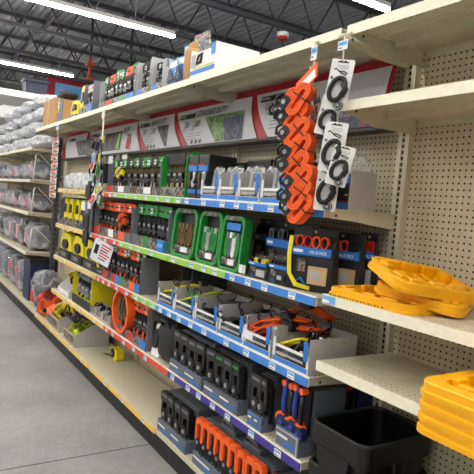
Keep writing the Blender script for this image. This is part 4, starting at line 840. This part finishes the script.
# carabiner cards
cx_ = -1.564
t = thing('clip_strip', 'white clip strip with a blue-printed tag, carrying the carabiner cards', 'clip strip', (cx_, FY-.014, HZ)); MB().box(-.003, .003, 0, .003, -.5, .004, 'wire').box(-.04, .03, 0, .01, -.001, .006, 'wire').build('strip', t); tagholder(t, -.002, -.022, .052, .035)
def biner_card(wd=.086, h=.185):
    t = thing('carabiner_card', '', 'carabiner')
    c = MB().prism(rrect(-wd/2, wd/2, -h, 0, .006, 3), 'y', 0, .002, 'white')
    c.box(-.02, .02, -.0008, -.0001, -.013, -.008, 'black').box(-.012, -.004, -.0008, -.0001, -.0095, -.005, 'black').box(.004, .012, -.0008, -.0001, -.0095, -.005, 'black')
    for i in range(3): c.box(-.02+.004*i, .025, -.0008, -.0001, -.024-.005*i, -.022-.005*i, 'lightgrey')
    c.tube([(-.028, -.001, -.04), (-.022, -.001, -.034), (-.014, -.001, -.04), (.0, -.001, -.05), (.02, -.001, -.056), (.024, -.001, -.05), (.008, -.001, -.043), (-.008, -.001, -.045)], .0022, 'black', 5).box(-.036, -.026, -.0008, -.0001, -.075, -.065, 'grey'); c.build('card', t)
    m = MB(); P = []
    for x, z in oval(0, 0, .027, .042, 18): P.append((x+.006*z/.04, -.011, z-.112))
    m.tube(P, .0095, 'black', 8, True).tube([(.02, -.012, -.09), (.03, -.013, -.11), (.02, -.012, -.135)], .012, 'softblack', 8); m.build('carabiner', t)
    m = MB().disc((.014, -.168), .018, 'y', (-.012, -.002), 'black', 18).frame(oval(.014, -.168, .0155, .0155, 18), oval(.014, -.168, .0125, .0125, 18), 'y', -.0126, -.0119, 'lightgrey').text('10', .016, (.005, -.0128, -.1735), (1, 0, 0), (0, 0, 1), 'white', .85)
    m.build('size_badge', t); return t
CL = ['topmost, right under the price tag', 'second, half behind the topmost card', 'third, level with the sign bottom', 'fourth, lowest and hanging forward', 'fifth, behind the lowest']
for i, (px, pz, dy, ry) in enumerate(((-1.536, 2.126, .0, .12), (-1.587, 1.999, .012, .18), (-1.534, 1.896, -.004, .1), (-1.491, 1.807, .008, .2), (-1.580, 1.751, .02, .05))):
    o = put('biner', biner_card, (px, FY-.032+dy, pz), (0, ry, .62+.1*(i % 2)), 'white card with a black carabiner, '+CL[i], 'carabiner cards on the clip strip')
    if i in (1, 3): o.scale = (.9, .9, .8)
# chain of little red and white cards by the dark post
rx_ = -5.743
t = thing('clip_strip', 'pale clip strip with a blue tag at the far end of the sign', 'clip strip', (rx_, FY-.014, HZ)); MB().box(-.012, -.006, 0, .004, -.62, .004, 'wire').box(.006, .012, 0, .004, -.62, .004, 'wire').build('strip', t); tagholder(t, 0, -.005, .1, .05)
for i in range(8):
    t = thing('small_card', 'little red and white strap card on the far clip strip, %s from the top' % ORD[i], 'card', (rx_+.01*(i % 2), FY-.03, HZ-.16-.075*i), (0, .1*(i % 3-1), .1), 'red and white cards on the far clip strip')
    MB().box(-.09, .09, 0, .003, -.06, .005, 'paper').box(-.085, .085, -.001, -.0002, -.012, .002, 'red').box(-.06, .07, -.001, -.0002, -.05, -.04, 'darkred').build('card', t); MB().ell((0, -.008, -.03), (.05, .01, .018), 'tan', 10, 6).build('strap', t)
# cluster of bright carabiners on the second far strip
kx = -4.311
t = thing('clip_strip', 'pale clip strip with a black tail, carrying the coloured hooks', 'clip strip', (kx, FY-.014, HZ)); MB().box(-.016, .016, 0, .004, -.24, .006, 'wire').box(-.01, .0, .001, .004, -.75, -.24, 'black').build('strip', t); MB().box(-.03, .03, -.006, .001, -.07, -.02, 'wire').build('hanger_top', t)
KC = ['green', 'black', 'lightgrey', 'navy', 'softblack', 'skyblue', 'black', 'yellow', 'navy', 'orange', 'white', 'green']
for i in range(24):
    c = KC[i % 12]; r, k = divmod(i, 4)
    def mk(c=c):
        t = thing('snap_hook', '', 'snap hook'); MB().box(-.03, .03, .006, .009, -.11, .02, 'packprint' if c in ('black', 'navy', 'white', 'green') else 'paper').build('card', t)
        MB().tube([(x, 0, z-.045) for x, z in oval(0, 0, .016, .036, 14)], .006, c, 7, True).build('hook', t); return t
    put(('snap', c), mk, (kx-.13+.075*k+R_.uniform(-.03, .03)-(.05 if r < 3 else .0), FY-.03-.014*(k % 2)+.004*r, HZ-.26-.085*r+R_.uniform(-.02, .02)), (0, .5+R_.uniform(-.4, .4), R_.uniform(-.4, .4)),
        '%s snap hook, %s row down, %s across, on the coloured hook strip' % ({'lightgrey': 'grey', 'skyblue': 'pale blue', 'softblack': 'charcoal'}.get(c, c), ORD[r], ORD[k]), 'snap hooks on the coloured hook strip')
bx = -4.538
t = thing('clip_strip', 'black strip of straps hanging in front of the middle shelf edges', 'clip strip', (bx, FY-.02, D2-.12)); m = MB()
m.box(-.05, .05, 0, .004, 0, .55, 'softblack'); m.build('strip', t)
for i in range(4): MB().box(-.06, .06, -.014, -.001, .02+.13*i, .13+.13*i, ('black', 'softblack', 'slate', 'black')[i]).build('strap_card', t)
MB().box(-.13, -.03, -.018, -.0142, .3, .37, 'white').build('tag', t); MB().box(.04, .13, -.018, -.0142, .32, .38, 'paper').build('tag', t)

# ================================================================ yellow lids and black totes
def lid(L=.46, W=.36, H=.034, fl=.018):
    t = thing('yellow_cover', '', 'lid')
    m = MB(); o = rrect(-L/2, L/2, -W/2, W/2, .05, 6); i1 = rrect(-L/2+fl, L/2-fl, -W/2+fl, W/2-fl, .035, 6); e = rrect(-L/2-.006, L/2+.006, -W/2-.006, W/2+.006, .054, 6)
    n = len(o)
    def ring(a, za, b, zb): m.add([(x, y, za) for x, y in a]+[(x, y, zb) for x, y in b], [(k, (k+1) % n, n+(k+1) % n, n+k) for k in range(n)], 'lidyellow')
    o2 = rrect(-L/2+.004, L/2-.004, -W/2+.004, W/2-.004, .047, 6); ii = rrect(-L/2+fl+.006, L/2-fl-.006, -W/2+fl+.006, W/2-fl-.006, .03, 6)
    ring(e, 0, e, H*.35); ring(e, H*.35, o, H*.42); ring(o, H*.42, o, H*.9); ring(o, H*.9, o2, H); ring(o2, H, i1, H); ring(i1, H, ii, H*.1)
    m.add([(x, y, H*.12) for x, y in ii], [tuple(range(n))], 'lidyellow')
    inr = rrect(-L/2+.006, L/2-.006, -W/2+.006, W/2-.006, .046, 6)
    m.add([(x, y, 0) for x, y in e]+[(x, y, 0) for x, y in inr], [(n+k, n+(k+1) % n, (k+1) % n, k) for k in range(n)], 'lidyellow'); m.add([(x, y, 0) for x, y in inr]+[(x, y, H*.06) for x, y in inr], [(n+k, n+(k+1) % n, (k+1) % n, k) for k in range(n)], 'lidyellow'); m.add([(x, y, H*.06) for x, y in inr], [tuple(range(n-1, -1, -1))], 'lidyellow')
    m.build('rim', t)
    r = MB()
    for a in range(5):
        x = -L/2+.06+(L-.12)*a/4; r.box(x-.004, x+.004, -W/2+.05, W/2-.05, H*.1, H*.45, 'lidyellow')
    for a in range(4):
        y = -W/2+.06+(W-.12)*a/3; r.box(-L/2+.05, L/2-.05, y-.004, y+.004, H*.1, H*.42, 'lidyellow')
    r.build('rib_grid', t, .0015)
    for s in (-1, 1):
        for a in (-L*.25, 0, L*.25): MB().box(a-.028, a+.028, s*(W/2-fl-.016)-.012, s*(W/2-fl-.016)+.012, H*.1, H*1.15, 'lidyellow').build('lug', t, .004)
    for s in (-1, 1):
        for a in (-W*.2, W*.2): MB().box(s*(L/2-fl-.016)-.012, s*(L/2-fl-.016)+.012, a-.025, a+.025, H*.1, H*1.15, 'lidyellow').build('lug', t, .004)
    return t
R2, R3 = 1.2485, .9865
o = put('lid', lambda: lid(.4, .27), (-1.362, -.288, R2), (0, 0, .01), 'flat yellow tote lid with small black print, lowest on its shelf', 'loose yellow lids')
pr = MB(); x = -.17
while x < .1: pr.box(x, x+R_.uniform(.003, .008), -.1418, -.1407, .004, .009, 'black'); x += R_.uniform(.012, .02)
pr.build('moulded_print', o)
l2 = lid(.3, .225, .035); l2.location = (-1.25, -.245, 1.287); l2.rotation_euler = (.10, .155, .45); l2['label'] = 'yellow tote lid lying askew across the flat lid, under the tilted one'; l2['group'] = 'loose yellow lids'
dup(l2, (-1.25, -.272, 1.341), (.272, .106, 1.316), 'topmost yellow tote lid, tilted up at its far corner', 'loose yellow lids').scale = (1.08, 1.08, 1)
l3 = None
for i in range(4):
    lb = 'yellow lid in the nested overhanging stack, %s' % ('lowest', 'second from the bottom', 'third from the bottom', 'topmost')[i]; lc = (-.725, -.425, R3+.001+.0335*i)
    if l3 is None: l3 = lid(.47, .37, .042, .045); l3.location = lc; l3['label'] = lb; l3['group'] = 'stacked yellow lids on the bare shelf'
    else: dup(l3, lc, (0, 0, 0), lb, 'stacked yellow lids on the bare shelf')
def tote(L, W, H):
    t = thing('storage_tote', '', 'tote'); m = MB(); n = 24
    T = lambda s, z, e=0: [(x, y, z) for x, y in rrect(-L/2*s-e, L/2*s+e, -W/2*s-e, W/2*s+e, .04, 5)]
    lv = [T(.86, 0), T(.9, H*.45), T(.93, H*.47), T(.97, H*.8), T(.98, H*.8, .012), T(.98, H, .014), T(.97, H, .0), T(.95, H*.8), T(.84, .01)]
    k = len(lv[0]); vs = [p for l in lv for p in l]; fs = [tuple(range(k-1, -1, -1)), tuple(range((len(lv)-1)*k, len(lv)*k))]
    for a in range(len(lv)-1):
        for b in range(k): fs.append((a*k+b, a*k+(b+1) % k, (a+1)*k+(b+1) % k, (a+1)*k+b))
    m.add(vs, fs, 'totenavy'); m.build('body', t, .003)
    MB().tube([(x, y, H) for x, y in rrect(-L/2-.006, L/2+.006, -W/2-.006, W/2+.006, .05, 5)], .007, 'softblack', 7, True).build('rim', t)
    for s in (-1, 1):
        MB().prism([(-.07, H*.55), (.07, H*.55), (.08, H*.82), (-.08, H*.82)], 'y', *sorted((s*(W/2*.96), s*(W/2+.012))), 'totenavy').build('lug', t, .004)
        MB().tube([(s*(L/2+.004), -.03, H*.82), (s*(L/2+.012), -.02, H*.6), (s*(L/2+.012), .02, H*.6), (s*(L/2+.004), .03, H*.82)], .007, 'softblack', 7).build('handle', t)
    return t
tt = tote(.285, .365, .42); tt.location = (-1.443, -.225, D5+.165); tt['label'] = 'topmost open black storage tote under the bare cream shelf'; tt['group'] = 'black totes'
dup(tt, (-1.443, -.225, D5+.001), None, 'lower black tote nested under the topmost open one', 'black totes')
dup(tt, (-.98, -.225, D5+.001), None, 'low open black tote beneath the overhanging yellow lids', 'black totes')
# ================================================================ bays of wrapped covers beyond
LB = [-10.9, -9.65, -8.4, -7.0]
LZ = [.77, 1.26, 1.665, 2.06]
gondola('pegboard back behind the plastic-wrapped covers', LB, 2.3, LB)
LN = ['second from the floor', 'third from the floor', 'fourth from the floor', 'top, under the whitish pile']
for j, z in enumerate(LZ):
    for i in range(3): shelf('cream shelf of wrapped covers, %s, %s' % (LN[j], ('farthest bay', 'middle bay', 'bay by the wire dividers')[i]), LB[i], LB[i+1], z, seed=j)
for i in range(3): base('far cream base shelf under the wrapped covers, '+('farthest bay', 'middle bay', 'bay beside the orange strap heap')[i], LB[i], LB[i+1] if i < 2 else -6.86)
wn = ['by the wire divider', 'second from the wire divider', 'third from the wire divider', 'fourth from the wire divider', 'fifth from the wire divider', 'sixth from the wire divider']
for j, (z, hh) in enumerate(((D5, .5), (LZ[0], .4), (LZ[1], .3), (LZ[2], .28))):
    x = -7.27 if j else -7.7; rg = random.Random(j+5)
    for i in range(6):
        w_ = rg.uniform(.19, .25); h = hh/2*rg.uniform(.8, .96); b = rg.choice(['softblack', 'darkgrey', 'black', 'grey', 'slate'])
        wrapped('clear-wrapped dark cover on the %s shelf, %s' % (('base', 'second', 'third', 'fourth')[j], wn[i]), (x, FY+.205, z), (w_, .165, h), b, 'red' if rg.random() < .12 else ('pink' if rg.random() < .3 else None), j*10+i, rot=rg.uniform(-.1, .1), group='clear-wrapped covers on the far shelves')
        x -= w_*2+.09
for j, z in enumerate(LZ[:3]):
    t = thing('wire_divider', 'triangular white wire divider at the end of the %s shelf of covers' % ('second', 'third', 'fourth')[j], 'wire divider', (-6.93, FY+.02, z)); MB().tube([(0, .0, .004), (0, .02, .3), (0, .06, .31), (0, .4, .004)], .006, 'wire', 6).build('wire_frame', t); MB().box(-.02, .02, 0, .4, 0, .006, 'wire').build('foot', t)
t = thing('plastic_bag', 'large clear bag of red and black straps on the far base shelf', 'bag', (-6.66, FY+.2, D5)); MB().ell((0, 0, .17), (.17, .15, .17), 'darkgrey', 16, 10, .7, .15, 6).build('contents', t); MB().box(-.1, .05, -.17, -.15, .06, .2, 'red').build('printed_card', t, .01); MB().ell((0, 0, .22), (.2, .17, .22), 'film', 22, 14, .7, .1, 7).build('plastic_wrap', t)
# whitish pile on their top shelf
rg = random.Random(3); k = 0
for r in range(4):
    for i in range(5 if r < 3 else 4):
        wrapped('whitish plastic-wrapped cover in the big far pile, %s layer up, %s along' % (ORD[r], ORD[i]), (-7.19-.68*i-.06*(r % 2), FY+.205, 2.062+.165*r), (.29+.02*(r % 2), .165, .084), 'grey', None, k, 'whitefilm', rot=.05*(k % 3-1), group='whitish covers in the big pile', name='wrapped_cover'); k += 1
